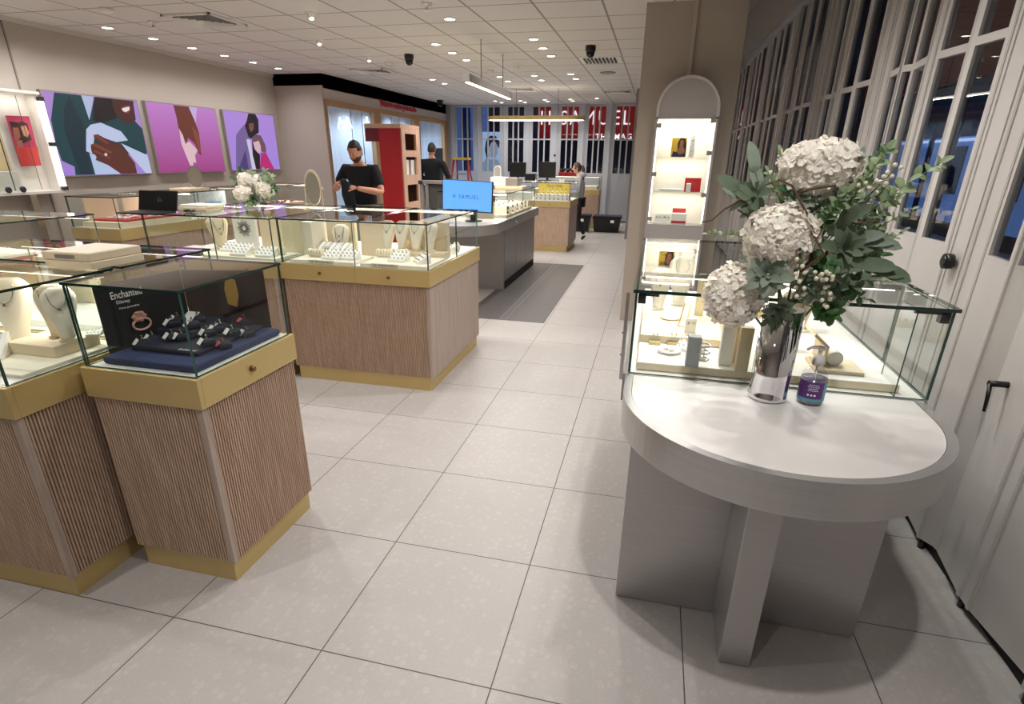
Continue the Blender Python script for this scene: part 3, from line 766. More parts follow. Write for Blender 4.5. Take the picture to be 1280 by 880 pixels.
obj('kick_gap_shade', B().box(-.7995, -.794, 5.62, 7.42, .001, .10), M['blackmat'], G)  # black strip drawn in for the dark recess under the doors
for yy in (6.0, 6.55, 7.2): obj('lock', B().lathe([(.014, 0), (.014, .01), (.01, .015)], (-.745, yy, .80), 12, 'x'), M['chrome'], G)
pane(G, 'front_glass', -1.66, -.77, 5.62, 5.627, .868, ZT-.009); pane(G, 'side_glass', -.777, -.77, 5.63, 6.5, .868, ZT-.009); pane(G, 'side_glass', -.777, -.77, 6.505, 7.3, .868, ZT-.009)
pane(G, 'glass_top', -1.66, -.766, 5.616, 7.3, ZT-.009, ZT, True)
obj('light_bar', B().box(-1.6, -.8, 5.68, 5.70, ZT-.03, ZT-.012), M['led_soft'], G)
area((-1.2, 6.4, ZT-.04), .8, 1.2, 9)

# ---- half-round table with the long glass case (front right)
T = thing('display_counter', 'grey metal counter with half-round white top and attached glass case', 'display counter', (1.38, .9, 0))
o_ = stadium(.915, 1.845, .045, .655, 48); i_ = stadium(.941, 1.819, .071, .65, 48)
b = B(); offset_rim(b, o_, i_, .758, ZB); b.prism(i_, .758, .80)
for f in b.bm.faces: f.smooth = False
obj('top_rim', b, M['steel'], T)
M['marble'] = mat('pale marble laminate', 'ddd8d5', .35, noise_amt=.03, noise_scale=2.2)
i2 = stadium(.9425, 1.8175, .0725, .649, 48)
obj('table_top', B().prism(i2, .801, ZB-.001), M['marble'], T)
obj('body', B().box(.957, 1.788, .509, 2.02, .004, .758, .002), M['steel'], T)
obj('support_fin', B().box(1.314, 1.413, .285, .507, .004, .757, .002), M['steel'], T)
obj('case_base', B().box(.905, 1.86, .656, 2.04, .76, ZB-.002), M['steel'], T)
obj('display_deck', B().box(.93, 1.85, .67, 2.03, ZB-.0018, ZB+.001), M['white'], T)
b = B(); b.box(.893, .905, .655, .668, .84, 1.15); b.box(.893, .905, .70, .71, .9, .92); obj('hinge_strip', b, M['chrome'], T)
for z in (.93, 1.01): obj('hinge_screw', B().cyl((.889, .66, z), .004, .004, 8, 'x'), M['chrome'], T)
pane(T, 'glass_top', .915, 1.872, .652, 2.0, ZT-.011, ZT, True)
pane(T, 'front_glass', .925, 1.862, .66, .668, ZB+.0015, ZT-.012)
pane(T, 'side_glass', .922, .930, .67, 1.99, ZB+.0015, ZT-.012)
pane(T, 'side_glass', 1.858, 1.866, .67, 1.05, ZB+.0015, ZT-.012); pane(T, 'side_glass', 1.858, 1.866, 1.055, 1.99, ZB+.0015, ZT-.012)
pane(T, 'side_glass', 1.765, 1.769, .67, .80, ZB+.0015, ZT-.012); 
b = B(); b.box(.932, .958, .671, .697, 1.115, 1.152); b.box(1.832, 1.857, .671, .697, 1.115, 1.152); b.box(.932, 1.0, .671, .684, 1.141, 1.152); b.box(1.76, 1.857, .671, .684, 1.141, 1.152); obj('corner_bracket', b, M['dkgrey'], T)
b = B(); b.box(.93, 1.86, 1.06, 1.075, 1.135, 1.15); obj('light_bar', b, M['chrome'], T); b = B(); b.box(.95, 1.84, 1.061, 1.074, 1.131, 1.1345); obj('led_strip', b, M['led'], T)
area((1.39, 1.05, 1.125), .85, .02, 1.6, rot=(math.radians(-20), 0, 0)); area((1.39, 1.85, 1.125), .85, .05, 1.4)
area((1.0, 1.35, 1.14), .03, .9, .5)

# ---- arched lit cabinet on the pillar
A = thing('arched_display_cabinet', 'tall white arched cabinet with lit shelves standing against the pillar', 'display cabinet', (1.157, 4.45, 0))
AX0, AX1, AF = .905, 1.41, 4.33
cx = (AX0+AX1)/2; rr = (AX1-AX0)/2
def archpts(x0, x1, zb, zs, n=24):
    c = (x0+x1)/2; r = (x1-x0)/2
    return [(x0, zb), (x1, zb)] + [(c+r*math.cos(PI*k/n), zs+r*math.sin(PI*k/n)) for k in range(n+1)]
M['cablilac'] = mat('pale grey lilac cabinet', 'a9a29f', .5); M['niche'] = mat('niche lining', 'f6efe0', .6)
b = B(); b.prism_ax(archpts(AX0, AX1, 1.905, 1.965), 'y', AF+.012, 4.54)
obj('arch_head', b, M['cablilac'], A)
b = B()
oo = archpts(AX0-.012, AX1+.012, 1.895, 1.965); ii = archpts(AX0+.012, AX1-.012, 1.895, 1.965)
n = len(oo); q = [[b.bm.verts.new((p[0], yy, p[1])) for p in P] for P, yy in ((oo, AF), (oo, AF+.03), (ii, AF+.03), (ii, AF))]
for i in range(1, n):
    j = (i+1) % n
    for k in range(4): b._f([q[k][i], q[k][j], q[(k+1) % 4][j], q[(k+1) % 4][i]])
obj('arch_trim', b, mat('arch trim', 'c2bbb6', .5), A)
b = B()
for x0, x1 in ((AX0-.012, AX0+.006), (AX1-.006, AX1+.012)): b.box(x0, x1, AF, 4.54, 0, 1.905)
b.box(AX0, AX1, AF+.01, 4.54, .835, 1.0); b.box(AX0, AX1, AF+.01, 4.54, 0, .42); b.box(AX0, AX1, AF, 4.54, 1.892, 1.906)
obj('cabinet_body', b, M['cablilac'], A)
b = B(); b.box(AX0+.006, AX1-.006, 4.52, 4.54, .42, .835); b.box(AX0+.006, AX1-.006, 4.52, 4.54, 1.0, 1.892)
obj('back_panel', b, M['niche'], A)
for z in (1.29, 1.585): obj('shelf', B().box(AX0+.03, AX1-.03, AF+.03, 4.515, z-.008, z), M['glass_top'], A)
obj('shelf', B().box(AX0+.03, AX1-.03, AF+.03, 4.515, .60, .608), M['glass_top'], A)
for x0, x1, z0, z1 in ((AX0+.008, AX0+.02, 1.02, 1.88), (AX1-.02, AX1-.008, 1.02, 1.88), (AX0+.008, AX0+.02, .44, .82), (AX1-.02, AX1-.008, .44, .82)):
    obj('led_strip', B().box(x0, x1, AF+.04, AF+.052, z0, z1), M['led_soft'], A)
obj('led_strip', B().box(AX0+.02, AX1-.02, AF+.04, AF+.055, 1.878, 1.89), M['led'], A); obj('led_strip', B().box(AX0+.02, AX1-.02, AF+.04, AF+.055, .822, .834), M['led'], A)
DOORS = [pane(A, 'glass_door', AX0+.004, AX1-.004, AF+.002, AF+.008, 1.005, 1.885, light_edge=True), pane(A, 'glass_door', AX0+.004, AX1-.004, AF+.002, AF+.008, .43, .83, light_edge=True)]
for x, z in ((AX0+.02, 1.84), (AX0+.02, 1.44), (AX0+.02, 1.05), (AX1-.03, 1.62), (AX1-.03, 1.27), (AX1-.03, 1.88), (AX0+.02, .5), (AX1-.03, .77)):
    obj('hinge', B().box(x-.022, x+.022, AF-.008, AF+.001, z-.018, z+.018, .002), M['trimgrey'], DOORS[0 if z > 1 else 1])
area((cx, AF+.08, 1.865), .42, .03, 1.6, rot=(math.radians(20), 0, 0)); area((cx, AF+.08, 1.575), .42, .03, .8); area((cx, AF+.08, 1.28), .42, .03, .8); area((cx, AF+.08, .815), .42, .03, 1.5)

# ---- lit wall cabinet (far left)
C = thing('wall_cabinet', 'lit white-framed wall cabinet with glass doors on the left wall before the pictures', 'wall cabinet', (-5.4, 3.3, 1.16))
CX = -5.3
b = B(); b.box(-5.495, -5.48, 2.3, 3.87, 1.16, 2.13); b.box(-5.48, CX, 2.3, 3.87, 2.11, 2.135); b.box(-5.48, CX, 2.3, 3.87, 1.155, 1.18); b.box(-5.48, CX, 2.3, 2.32, 1.18, 2.11); b.box(-5.48, -5.36, 3.855, 3.87, 1.18, 2.11)
obj('cabinet_body', b, M['white'], C)
b = B(); b.box(-5.478, -5.47, 2.32, 3.5, 1.18, 2.11); obj('cream_backing', b, M['beige'], C)
for z0, z1 in ((1.22, 1.62), (1.66, 2.05)):
    obj('led_strip', B().box(-5.34, CX+.01, 3.85, 3.885, z0, z1), M['led_soft'], C)
for z in (1.2, 1.64, 2.07): obj('strip_clip', B().box(-5.33, CX+.02, 3.845, 3.89, z-.02, z+.02), M['dkgrey'], C)
for y0, y1 in ((2.33, 2.9), (2.905, 3.35), (3.355, 3.62)): pane(C, 'glass_door', CX-.008, CX, y0, y1, 1.2, 2.09)
for yy in (3.28, 3.42): obj('door_knob', B().lathe([(.03, 0), (.03, .012), (.02, .02)], (CX, yy, 1.21), 16, 'x'), M['dkgrey'], C)
for z in (1.42, 1.75): obj('shelf', B().box(-5.47, CX-.02, 2.34, 3.0, z-.006, z), M['white'], C)
area((-5.36, 3.1, 2.09), .05, 1.4, 2.2, rot=(0, math.radians(15), 0))
b = B(); b.box(-5.44, -5.40, 3.55, 3.62, .0, 1.155); obj('support_post', b, M['chrome'], C)
# ================================================================ JEWELLERY DISPLAYS
class LocalThing:
    pass
def bust_proto(h=.2, w=.12, mname='ivory', chains=1):
    """necklace bust: neck stub, shoulders swelling, tapering to the foot"""
    b = B(); prof = [(.0, .42), (.10, .48), (.28, .60), (.5, .80), (.68, .95), (.80, .98), (.88, .90), (.94, .70), (1.0, .42)]
    rings = []
    n = 13
    for t, wd in prof:
        ring = []
        for k in range(n):
            a = -1 + 2*k/(n-1); x = a*wd*w/2; y = -.028*math.sqrt(max(0, 1-a*a)) - .012 + t*.035
            ring.append(b.bm.verts.new((x, y, .012+t*h)))
        rings.append(ring)
    back = [[b.bm.verts.new((v.co.x, .006+t*.035, v.co.z)) for v in r] for r, (t, wd) in zip(rings, prof)]
    for i in range(len(prof)-1):
        for k in range(n-1):
            f = b._f([rings[i][k], rings[i][k+1], rings[i+1][k+1], rings[i+1][k]]); f.smooth = True
            b._f([back[i][k+1], back[i][k], back[i+1][k], back[i+1][k+1]])
        b._f([back[i][0], rings[i][0], rings[i+1][0], back[i+1][0]]); b._f([rings[i][-1], back[i][-1], back[i+1][-1], rings[i+1][-1]])
    b._f(rings[0][::-1]+back[0]); b._f(rings[-1]+back[-1][::-1])
    t = thing('necklace_bust', 'x', 'necklace stand')
    bo = obj('bust', b, M[mname], t, local=True, recalc=True)
    obj('foot', B().box(-w*.25, w*.25, -.03, .03, 0, .012, .003), M[mname], t, local=True)
    b = B()
    for c in range(chains):
        pts = []
        dz = .30+.16*c
        for k in range(15):
            a = -1+2*k/14; z = .012+h*(.93-dz*math.sqrt(max(0, 1-a*a))); x = a*w*.26
            tt = (z-.012)/h; wd = max(.3, min(.95, .3+.8*tt)); u = min(.95, abs(x)/(wd*w/2))
            pts.append((x, -.031*math.sqrt(1-u*u)-.0135+tt*.035, z))
        b.tube(pts, .0013, 5); p = pts[7]
        b.ell((p[0], p[1]-.002, p[2]-.006), (.006, .002, .007), 8, 6)
    obj('necklace', b, M['gem'], bo, local=True)
    return t
def ringtray_proto(w=.13, d=.10, nx=4, ny=3, tilt=28, m='card'):
    t = thing('ring_tray', 'x', 'jewellery tray'); a = math.radians(tilt)
    h = d*math.sin(a)
    b = B(); b.prism_ax([(0, 0), (d*math.cos(a), 0), (d*math.cos(a), h+.014), (0, .014)], 'x', -w/2, w/2); obj('tray', b, M[m], t, local=True)
    b = B()
    for i in range(nx):
        for j in range(ny):
            x = -w/2+w*(i+.5)/nx; s = d*(j+.5)/ny; y = s*math.cos(a); z = .014+s*math.sin(a)
            R = Matrix.Translation((x, y, z)) @ Matrix.Rotation(a, 4, 'X')
            q = B(); q.tube([(.006*math.cos(2*PI*k/8), 0, .004+.006*math.sin(2*PI*k/8)) for k in range(9)], .0016, 5, cap=False); q.ell((0, 0, .0115), (.0035, .0035, .003), 6, 4)
            b.add(q.bm, R)
    obj('ring_set', b, [mat('small jewellery', '8f877c', .3, .7)], t, local=True, stuff=False)
    return t
def roll_proto(w=.12, r=.026):
    t = thing('bracelet_roll', 'x', 'bracelet stand')
    obj('roll', B().lathe([(r*.8, 0), (r, .006), (r, w-.006), (r*.8, w)], (-w/2, 0, r+.006), 20, 'x'), M['ivory'], t, local=True)
    obj('foot', B().box(-w*.4, w*.4, -r*.6, r*.6, 0, .012), M['ivory'], t, local=True)
    b = B()
    for k in range(5):
        x = -w/2+w*(k+.7)/5.4
        b.tube([(x, (r+.0015)*math.cos(a), r+.006+(r+.0015)*math.sin(a)) for a in [2*PI*q/20 for q in range(21)]], .0013, 5, cap=False)
    obj('bracelet_set', b, M['goldj'], t, local=True)
    return t
def cone_proto(h=.05):
    t = thing('ring_cone', 'x', 'ring stand'); obj('cone', B().lathe([(.014, 0), (.013, .004), (.0045, h)], n=14), M['ivory'], t, local=True)
    obj('ring', B().tube([(.0075*math.cos(2*PI*k/10), .0075*math.sin(2*PI*k/10), h*.62) for k in range(11)], .0018, 5, cap=False), M['gem'], t, local=True)
    return t
def earstand_proto(h=.07, w=.05):
    t = thing('earring_stand', 'x', 'earring stand')
    obj('base', B().box(-w/2, w/2, -.02, .02, 0, .006), M['white'], t, local=True)
    obj('card', B().box(-w/2, w/2, -.003, .003, .006, h), M['card'], t, local=True)
    b = B()
    for i in (-1, 1): b.ell((i*w*.22, -.006, h*.7), (.005, .003, .007), 8, 5)
    obj('earring', b, M['gem'], t, local=True)
    return t
PROTOS = []
def P_(f, *a, **k):
    t = f(*a, **k); PROTOS.append(t); return t
bustI = P_(bust_proto); bustM = P_(bust_proto, .2, .13, 'ivory', 3); bustC = P_(bust_proto, .2, .14, 'cream', 2)
tray = P_(ringtray_proto); trayL = P_(ringtray_proto, .10, .14, 2, 6, 30); roll = P_(roll_proto); cone = P_(cone_proto); ear = P_(earstand_proto)
trayS = P_(ringtray_proto, .10, .07, 4, 2, 20)
def put(proto, p, lab, rz=0., sc=1., group=None):
    return dup(proto, (p[0], p[1], p[2]+.0005), rz, lab, group, sc)
def block(x0, x1, y0, y1, z0, z1, lab, m='cream', name='display_block', cat='display block', bev=.003, group=None):
    return single(name, B().box(x0, x1, y0, y1, z0, z1, bev), M[m], lab, cat, group)

D = ZB+.0025
# ---- centre island, aisle end: cream steps and boards
block(-1.50, -1.01, 2.255, 2.56, D, D+.018, 'low cream riser behind the left name strip of the two-door island', 'ivory')
block(-.96, -.475, 2.255, 2.62, D, D+.018, 'low cream riser at the aisle corner of the centre island, with brand strip', 'ivory')
zr = D+.0185
for x0, x1, lab in ((-1.435, -1.20, 'tall cream backing board in the centre island between white bust and slanted trays'), (-1.16, -.97, 'tall cream backing board in the centre island behind the middle glass joint')):
    block(x0, x1, 2.66, 2.70, D, ZT-.05, lab, 'cream', 'backing_board', 'backing board')
block(-.86, -.50, 2.74, 2.80, D, ZT-.045, 'wide cream backing board behind the four necklace busts of the island', 'cream', 'backing_board', 'backing board')
block(-.90, -.49, 2.63, 2.735, D, D+.05, 'cream step carrying the row of four necklace busts', 'cream')
for i, (px, lab) in enumerate(((486, 'leftmost'), (503, 'second from the left'), (521, 'third from the left'), (538, 'rightmost'))):
    p = at(px, 300, y=2.69); put(bustI, (p.x, 2.675, D+.05), 'white necklace bust, %s of the four in the centre island' % lab, [.1, 0, -.1, -.5][i], .98)
put(roll, (-.905, 2.53, zr), 'cream bracelet roll at the left of the aisle corner riser', .1); put(roll, (-.80, 2.57, zr), 'cream bracelet roll just below the busts in the centre island', .1)
put(tray, (-.745, 2.36, zr), 'white slanted ring tray at the front of the aisle corner case', -.15, 1.0); put(tray, (-.60, 2.37, zr), 'white slanted ring tray turned to the aisle glass', -.9, 1.0)
put(trayS, (-.62, 2.95, D), 'flat earring tray at the rear of the aisle corner case', -1.2, 1.5); put(roll, (-.55, 3.1, D), 'bracelet roll at the rear aisle end of the island', -1.2, 1.)
for i, (px, lab) in enumerate(((417, 'left'), (433, 'middle'), (450, 'right'))):
    p = at(px, 305, z=.93); put(trayL, (p.x, 2.48, zr+.0), 'tall slanted white tray, %s one of three before the cream boards' % lab, -.1, .95)
put(tray, (-1.10, 2.33, zr), 'white ring tray by the middle joint of the centre island'); put(tray, (-1.22, 2.31, zr), 'white ring tray behind the first name strip of the island')
put(roll, (-1.38, 2.40, zr), 'cream bangle roll at the left end of the two-door island', .0, 1.); 
put(bustM, (-1.30, 2.62, D), 'white bust with three chains beside the slanted trays in the island', .1, 1.05)
block(-1.545, -1.46, 2.5, 2.72, D, ZT-.05, 'pale green-white standing panel at the joint of the two islands', 'ivory', 'backing_board', 'backing board')
put(ear, (-1.33, 2.47, zr), 'small white earring card standing beside the bangle roll')
for x0, x1, pt in ((-1.33, -1.17, 'left'), (-.85, -.69, 'right')):
    t = thing('name_strip', 'white strip printed with the shop name, %s one of the centre island' % pt, 'name strip', ((x0+x1)/2, 2.247, D))
    obj('strip', B().box(x0-.02, x1+.02, 2.244, 2.2505, D, D+.024), M['ivory'], t)
    text_fit('lettering', 'H SAMUEL', x0, x1, D+.007, D+.018, 2.2437, M['darkj'], t, .0004, 0, 1.3)
# ---- island, laptop end
block(-2.33, -1.60, 2.23, 2.52, D, D+.018, 'long low cream riser in the laptop end of the island', 'ivory')
block(-2.19, -1.99, 2.58, 2.61, D, ZT-.04, 'white board printed with a dark sunburst in the centre island', 'card', 'backing_board', 'backing board')
t = thing('sunburst_print', 'dark radiating sunburst print on the white island board', 'print', (-2.10, 2.57, 1.0)); b = B()
for k in range(18):
    a = 2*PI*k/18; r0, r1 = .018, .05+.012*(k % 2); R = Matrix.Translation((-2.09, 2.577, 1.04)) @ Matrix.Rotation(a, 4, 'Y'); q = B(); q.box(r0, r1, -.001, .001, -.0022, .0022); b.add(q.bm, R)
obj('ray_pattern', b, M['dkgrey'], t)
for x0, x1, lab in ((-1.97, -1.80, 'cream backing board beside the sunburst board'), (-1.78, -1.60, 'cream backing board at the joint end of the laptop island')):
    block(x0, x1, 2.60, 2.64, D, ZT-.045, lab, 'cream', 'backing_board', 'backing board')
put(bustC, (-2.27, 2.52, D+.02), 'big cream bust half turned beside the sunburst board', 1.0, 1.12)
put(tray, (-2.13, 2.40, zr), 'white ring tray left of the sunburst board'); put(tray, (-2.0, 2.38, zr), 'white ring tray under the sunburst board'); put(tray, (-1.93, 2.26, zr), 'white ring tray nearest the front glass of the laptop island')
for i, (x, y, lab) in enumerate(((-1.86, 2.36, 'left'), (-1.83, 2.39, 'middle'), (-1.80, 2.37, 'right'))): put(cone, (x, y, zr), 'small cream ring cone, %s one of three in the laptop island' % lab, 0, 1.2)
put(roll, (-1.70, 2.41, zr), 'cream bangle roll at the joint end of the laptop island'); put(tray, (-1.72, 2.26, zr), 'white ring tray by the joint of the laptop island')
block(-2.6, -2.34, 2.3, 2.6, D, D+.02, 'flat white tray board below the laptop', 'card')

# ---- navy ring display in the near left showcase
NZ = D+.028
t = thing('ring_display_base', 'navy velvet stepped display base filling the nearest left showcase', 'display base', (-.72, .5, D))
obj('lower_tier', B().box(-.905, -.515, .245, .725, D, NZ, .01), M['navy'], t)
obj('upper_tier', B().box(-.86, -.575, .33, .70, NZ, NZ+.018, .008), M['navy2'], t)
obj('top_tier', B().box(-.86, -.70, .45, .70, NZ+.018, NZ+.05, .008), M['navy2'], t)
text_fit('lettering', 'Enchanted', -.66, -.59, .335, .352, NZ+.0184, M['card'], t, .0003, 0, 1., axis='z')
t = thing('backing_poster', 'black folded display card with a rose gold ring picture behind the navy ring boxes', 'display card', (-.9, .55, NZ))
b = B(); b.prism([(-.93, .30), (-.926, .30), (-.865, .63), (-.869, .63)], D, ZT-.03); obj('ring_wing', b, M['blackmat'], t)
b = B(); b.prism([(-.868, .635), (-.868, .64), (-.55, .72), (-.55, .714)], D+.03, ZT-.03); obj('picture_wing', b, mat('dark brown printed card', '35231c', .6, noise_amt=.5, noise_scale=6), t)
wing = Matrix.Translation((-.9245, .315, 0)) @ Matrix.Rotation(math.radians(79.5), 4, 'Z')   # x runs along the wing, -y faces the glass
def on_wing(bm): bb = B(); bb.add(bm, wing); return bb
for s, x0, x1, z0, z1 in (('Enchanted', .035, .15, 1.075, 1.102), ('Disney', .05, .10, 1.052, 1.068), ('Fine Jewelry', .055, .13, 1.033, 1.042)):
    tb = text_bm(s, 1, 0, .01, 1.); xs = [v.co.x for v in tb.verts]; ys = [v.co.y for v in tb.verts]; a, c, d_, e = min(xs), max(xs), min(ys), max(ys)
    for v in tb.verts: v.co = Vector((x0+(v.co.x-a)/(c-a)*(x1-x0), -.003, z0+(v.co.y-d_)/(e-d_)*(z1-z0)))
    obj('lettering', on_wing(tb), M['card'], t, recalc=False)
q = B(); q.tube([(.12+.034*math.cos(2*PI*k/20), -.006, .965+.022*math.sin(2*PI*k/20)) for k in range(21)], .0045, 6, cap=False); obj('printed_ring', on_wing(q.bm), mat('rose gold print', 'd8a898', .4), t)
q = B(); q.ell((.115, -.006, .995), (.026, .003, .02), 10, 8)
for k in range(6): q.ell((.115+.02*math.cos(k), -.0085, .995+.014*math.sin(k)), (.010, .002, .008), 8, 6)
obj('printed_rose', on_wing(q.bm), M['rose'] if 'rose' in M else mat('rose print', 'c28c7c', .5), t)
b = B(); b.prism_ax([(-.70, 1.0), (-.66, .99), (-.645, 1.04), (-.65, 1.10), (-.69, 1.11), (-.705, 1.06)], 'y', .668, .672); obj('gold_print', b, mat('gold print', 'b98f3c', .5), t)
# cushions with rings and white tags
t = thing('ring_cushion', 'x', 'ring holder')
obj('cushion', B().box(-.018, .018, -.02, .02, 0, .02, .006), M['navy2'], t, local=True)
obj('ring', B().tube([(.0085*math.cos(2*PI*k/12), -.002, .0235+.0085*math.sin(2*PI*k/12)) for k in range(13)], .0014, 5, cap=False).ell((0, -.002, .0335), (.0035, .0035, .003), 8, 5), M['gem'], t, local=True)
obj('price_tag', B().obox((0, -.020, .018), (.024, .022, .0012), Matrix.Rotation(math.radians(48), 3, 'X')), M['card'], t, local=True); PROTOS.append(t); cush = t
t2 = thing('ring_cushion', 'x', 'ring holder')
obj('cushion', B().box(-.018, .018, -.02, .02, 0, .02, .006), M['navy2'], t2, local=True)
obj('ring', B().tube([(.0085*math.cos(2*PI*k/12), -.002, .0235+.0085*math.sin(2*PI*k/12)) for k in range(13)], .0014, 5, cap=False).ell((0, -.002, .0335), (.0035, .0035, .003), 8, 5), M['goldj'], t2, local=True)
obj('price_tag', B().obox((0, -.018, .019), (.02, .018, .0012), Matrix.Rotation(math.radians(35), 3, 'X')), mat('pink tag', 'd4566a', .6), t2, local=True); PROTOS.append(t2)
o2 = Vector((200, 300)); s2 = .2273; o1 = Vector((50, 320)); s1 = .2045
tags = [(200+.2273*a, 300+.2273*b_, h, pk) for a, b_, h, pk in ((100, 430, 2, 0), (210, 428, 2, 0), (255, 460, 2, 0), (305, 440, 2, 0), (335, 470, 1, 0), (470, 463, 0, 1), (480, 507, 0, 0), (120, 525, 1, 0), (190, 503, 1, 0), (130, 485, 2, 0), (260, 555, 1, 0), (345, 545, 1, 1), (80, 495, 1, 0), (400, 500, 1, 0), (300, 500, 1, 0))]
tags += [(50+.2045*a, 320+.2045*b_, h, 0) for a, b_, h in ((585, 464, 1), (560, 440, 2), (685, 468, 1), (610, 445, 2), (800, 435, 2), (868, 488, 1), (640, 430, 2))]
rowname = ['on the low front tier', 'on the middle tier', 'on the raised rear tier']; pts_ = []
for px, py, h, pk in tags:
    z = [NZ, NZ+.018, NZ+.05][h]; p = at(px, py, z=z+.018)
    if not (-.89 < p.x < -.53 and .26 < p.y < .71): continue
    zz = NZ+.05 if (-.85 < p.x < -.71 and .46 < p.y < .69) else (NZ+.018 if (-.85 < p.x < -.585 and .34 < p.y < .69) else NZ)
    if any((p.x-q[0])**2+(p.y-q[1])**2 < .033**2 for q in pts_): continue
    pts_.append((p.x, p.y, zz, pk))
pts_.sort(key=lambda q: (q[2], q[0]))
cnt = {}
for x, y, zz, pk in pts_:
    k = 0 if zz == NZ else (1 if abs(zz-NZ-.018) < 1e-6 else 2)
    cnt[k] = cnt.get(k, 0)+1
    put(t2 if pk else cush, (x, y, zz), 'navy ring cushion with %s tag %s, %s from the card side' % ('pink' if pk else 'white', rowname[k], words_[cnt[k]-1]), -.5, 1.2)
p = at(50+.2045*690, 320+.2045*400, z=NZ+.06)
t = thing('info_card', 'largest white printed card lying among the navy ring cushions', 'card', (-.80, .56, NZ+.05))
obj('card', B().obox((-.83, .60, NZ+.062), (.055, .05, .0015), Matrix.Rotation(math.radians(28), 3, 'X')), M['card'], t)

# ---- necklace counter (left edge of the picture)
block(-1.55, -1.03, .06, .44, D, D+.012, 'cream floor board inside the near left necklace counter', 'ivory')
block(-1.30, -1.08, .22, .40, D+.0125, D+.055, 'cream step carrying necklace busts in the near left counter', 'cream')
zs = D+.0555
put(bustC, (-1.17, .33, zs), 'cream necklace bust with long chain nearest the navy display', .5, .9)
put(bustI, (-1.10, .30, zs), 'white necklace bust with long chain, partly behind the corner glass', .8, .9)
put(bustI, (-1.38, .33, D+.0125), 'wide white bust standing left of the cream step', .4, 1.15)
put(trayL, (-1.28, .13, D+.0125), 'large slanted white ring tray nearest the left frame edge', .6, .9)
t = thing('bracelet_ramp', 'white curved ramp holding bracelets in the near left counter', 'bracelet stand', (-1.33, .25, D+.0125))
b = B(); pr = [(-.05+.1*k/10, .05*math.sin(PI*k/10)**.8) for k in range(11)]; b.prism_ax([(x, z) for x, z in pr], 'y', -.07, .07)
b.bm.transform(Matrix.Translation((-1.42, .17, D+.0125)) @ Matrix.Rotation(.7, 4, 'Z')); 
obj('ramp', b, M['card'], t)
put(trayS, (-1.06, .36, zs), 'tiny price block beside the white bust on the cream step', .5, .5)
block(-1.95, -1.05, .55, .90, D, D+.03, 'white riser inside the counter under the cream boxes', 'card')
block(-1.9, -1.6, .84, .9, D+.031, ZT-.06, 'cream board standing in the counter under the cream boxes', 'cream', 'backing_board', 'backing board')
# stacked cream presentation boxes on the glass
for i, (z0, z1, dx, lab) in enumerate(((ZT+.001, ZT+.029, .006, 'cream presentation tray box, lower of the pair on the glass'), (ZT+.0305, ZT+.06, 0, 'cream presentation tray box, upper of the pair on the glass'))):
    t = thing('presentation_box', lab, 'tray box', (-1.14, .53, z0), 0, None)
    obj('box_body', B().box(-1.252+dx, -1.035+dx, .405, .635, z0, z1, .003), M['cream'], t)
    if i: obj('box_top', B().box(-1.245, -1.042, .412, .628, z1, z1+.0012), M['ivory'], t); obj('name_plate', B().box(-1.19, -1.10, .4035, .405, z0+.008, z1-.008), M['trimgrey'], t)

# ---- cream/red tray counter
rows_y = [1.2, 1.45, 1.7]
for i, (x, y, wd, m, lab) in enumerate(((-3.45, 1.55, .42, 'card', 'cream gridded ring pad lying by the aisle glass of the red tray counter'), (-3.85, 1.4, .3, 'card', 'cream gridded ring pad farther in the red tray counter'))):
    t = thing('ring_pad', lab, 'ring pad', (x, y, D)); obj('pad', B().box(x-wd/2, x+wd/2, y-.3, y+.35, D+.03, D+.05, .004), M[m], t); obj('riser', B().box(x-wd/2+.03, x+wd/2-.03, y-.28, y+.33, D, D+.0298), M['redtray'], t)
    b = B()
    for k in range(5): b.box(x-wd/2+.02, x+wd/2-.02, y-.25+k*.13, y-.246+k*.13, D+.05, D+.0508)
    obj('grid_line', b, M['trimgrey'], t)
block(-3.05, -2.93, 1.08, 1.95, D, D+.04, 'red lined strip along the aisle side of the cream tray counter', 'redtray')

# ---- wall counters contents
block(-4.65, -4.18, 3.42, 4.35, D, D+.05, 'yellow-cream step in the wall counter with red charms', 'cream')
t = thing('charm_tray', 'red charm tray lying in the wall counter below the first picture', 'jewellery tray', (-4.4, 3.9, D+.05)); obj('tray', B().box(-4.6, -4.2, 3.5, 4.3, D+.0505, D+.07, .003), M['redtray'], t)
b = B(); random.seed(3)
for k in range(46): b.ell((-4.57+random.random()*.34, 3.54+random.random()*.72, D+.079), (.022, .016, .01), 6, 4)
obj('charm_heap', b, M['card'], t, stuff=True)
block(-4.69, -4.66, 3.5, 3.88, D, ZT-.03, 'cream back board, near one above the red charms', 'cream', 'backing_board', 'backing board'); block(-4.69, -4.66, 3.95, 4.35, D, ZT-.03, 'cream back board, far one above the red charms', 'cream', 'backing_board', 'backing board')
b = B(); b.box(-3.98, -3.6, 3.55, 3.95, .0, .60, .01); single('storage_bin', b, M['blackmat'], 'black box standing before the red charm wall counter', 'bin')
t = thing('display_card', 'white card with blue flowers in the wall counter behind the laptop', 'display card', (-4.5, 5.0, D))
obj('card', B().box(-4.56, -4.55, 4.5, 5.4, D, ZT-.04), mat('pale grey print', 'b9c1c6', .6, noise_amt=.2, noise_scale=14), t); obj('blue_print', B().box(-4.549, -4.545, 5.0, 5.3, D+.09, D+.13), mat('blue print', '6d9cc4', .6), t)
t = thing('charm_tray', 'pink jewellery tray in the wall counter behind the small bouquet', 'jewellery tray', (-4.4, 6.1, D)); obj('tray', B().box(-4.62, -4.2, 5.6, 6.65, D, D+.05, .003), mat('pink cream tray', 'd8b09c', .6), t)
b = B()
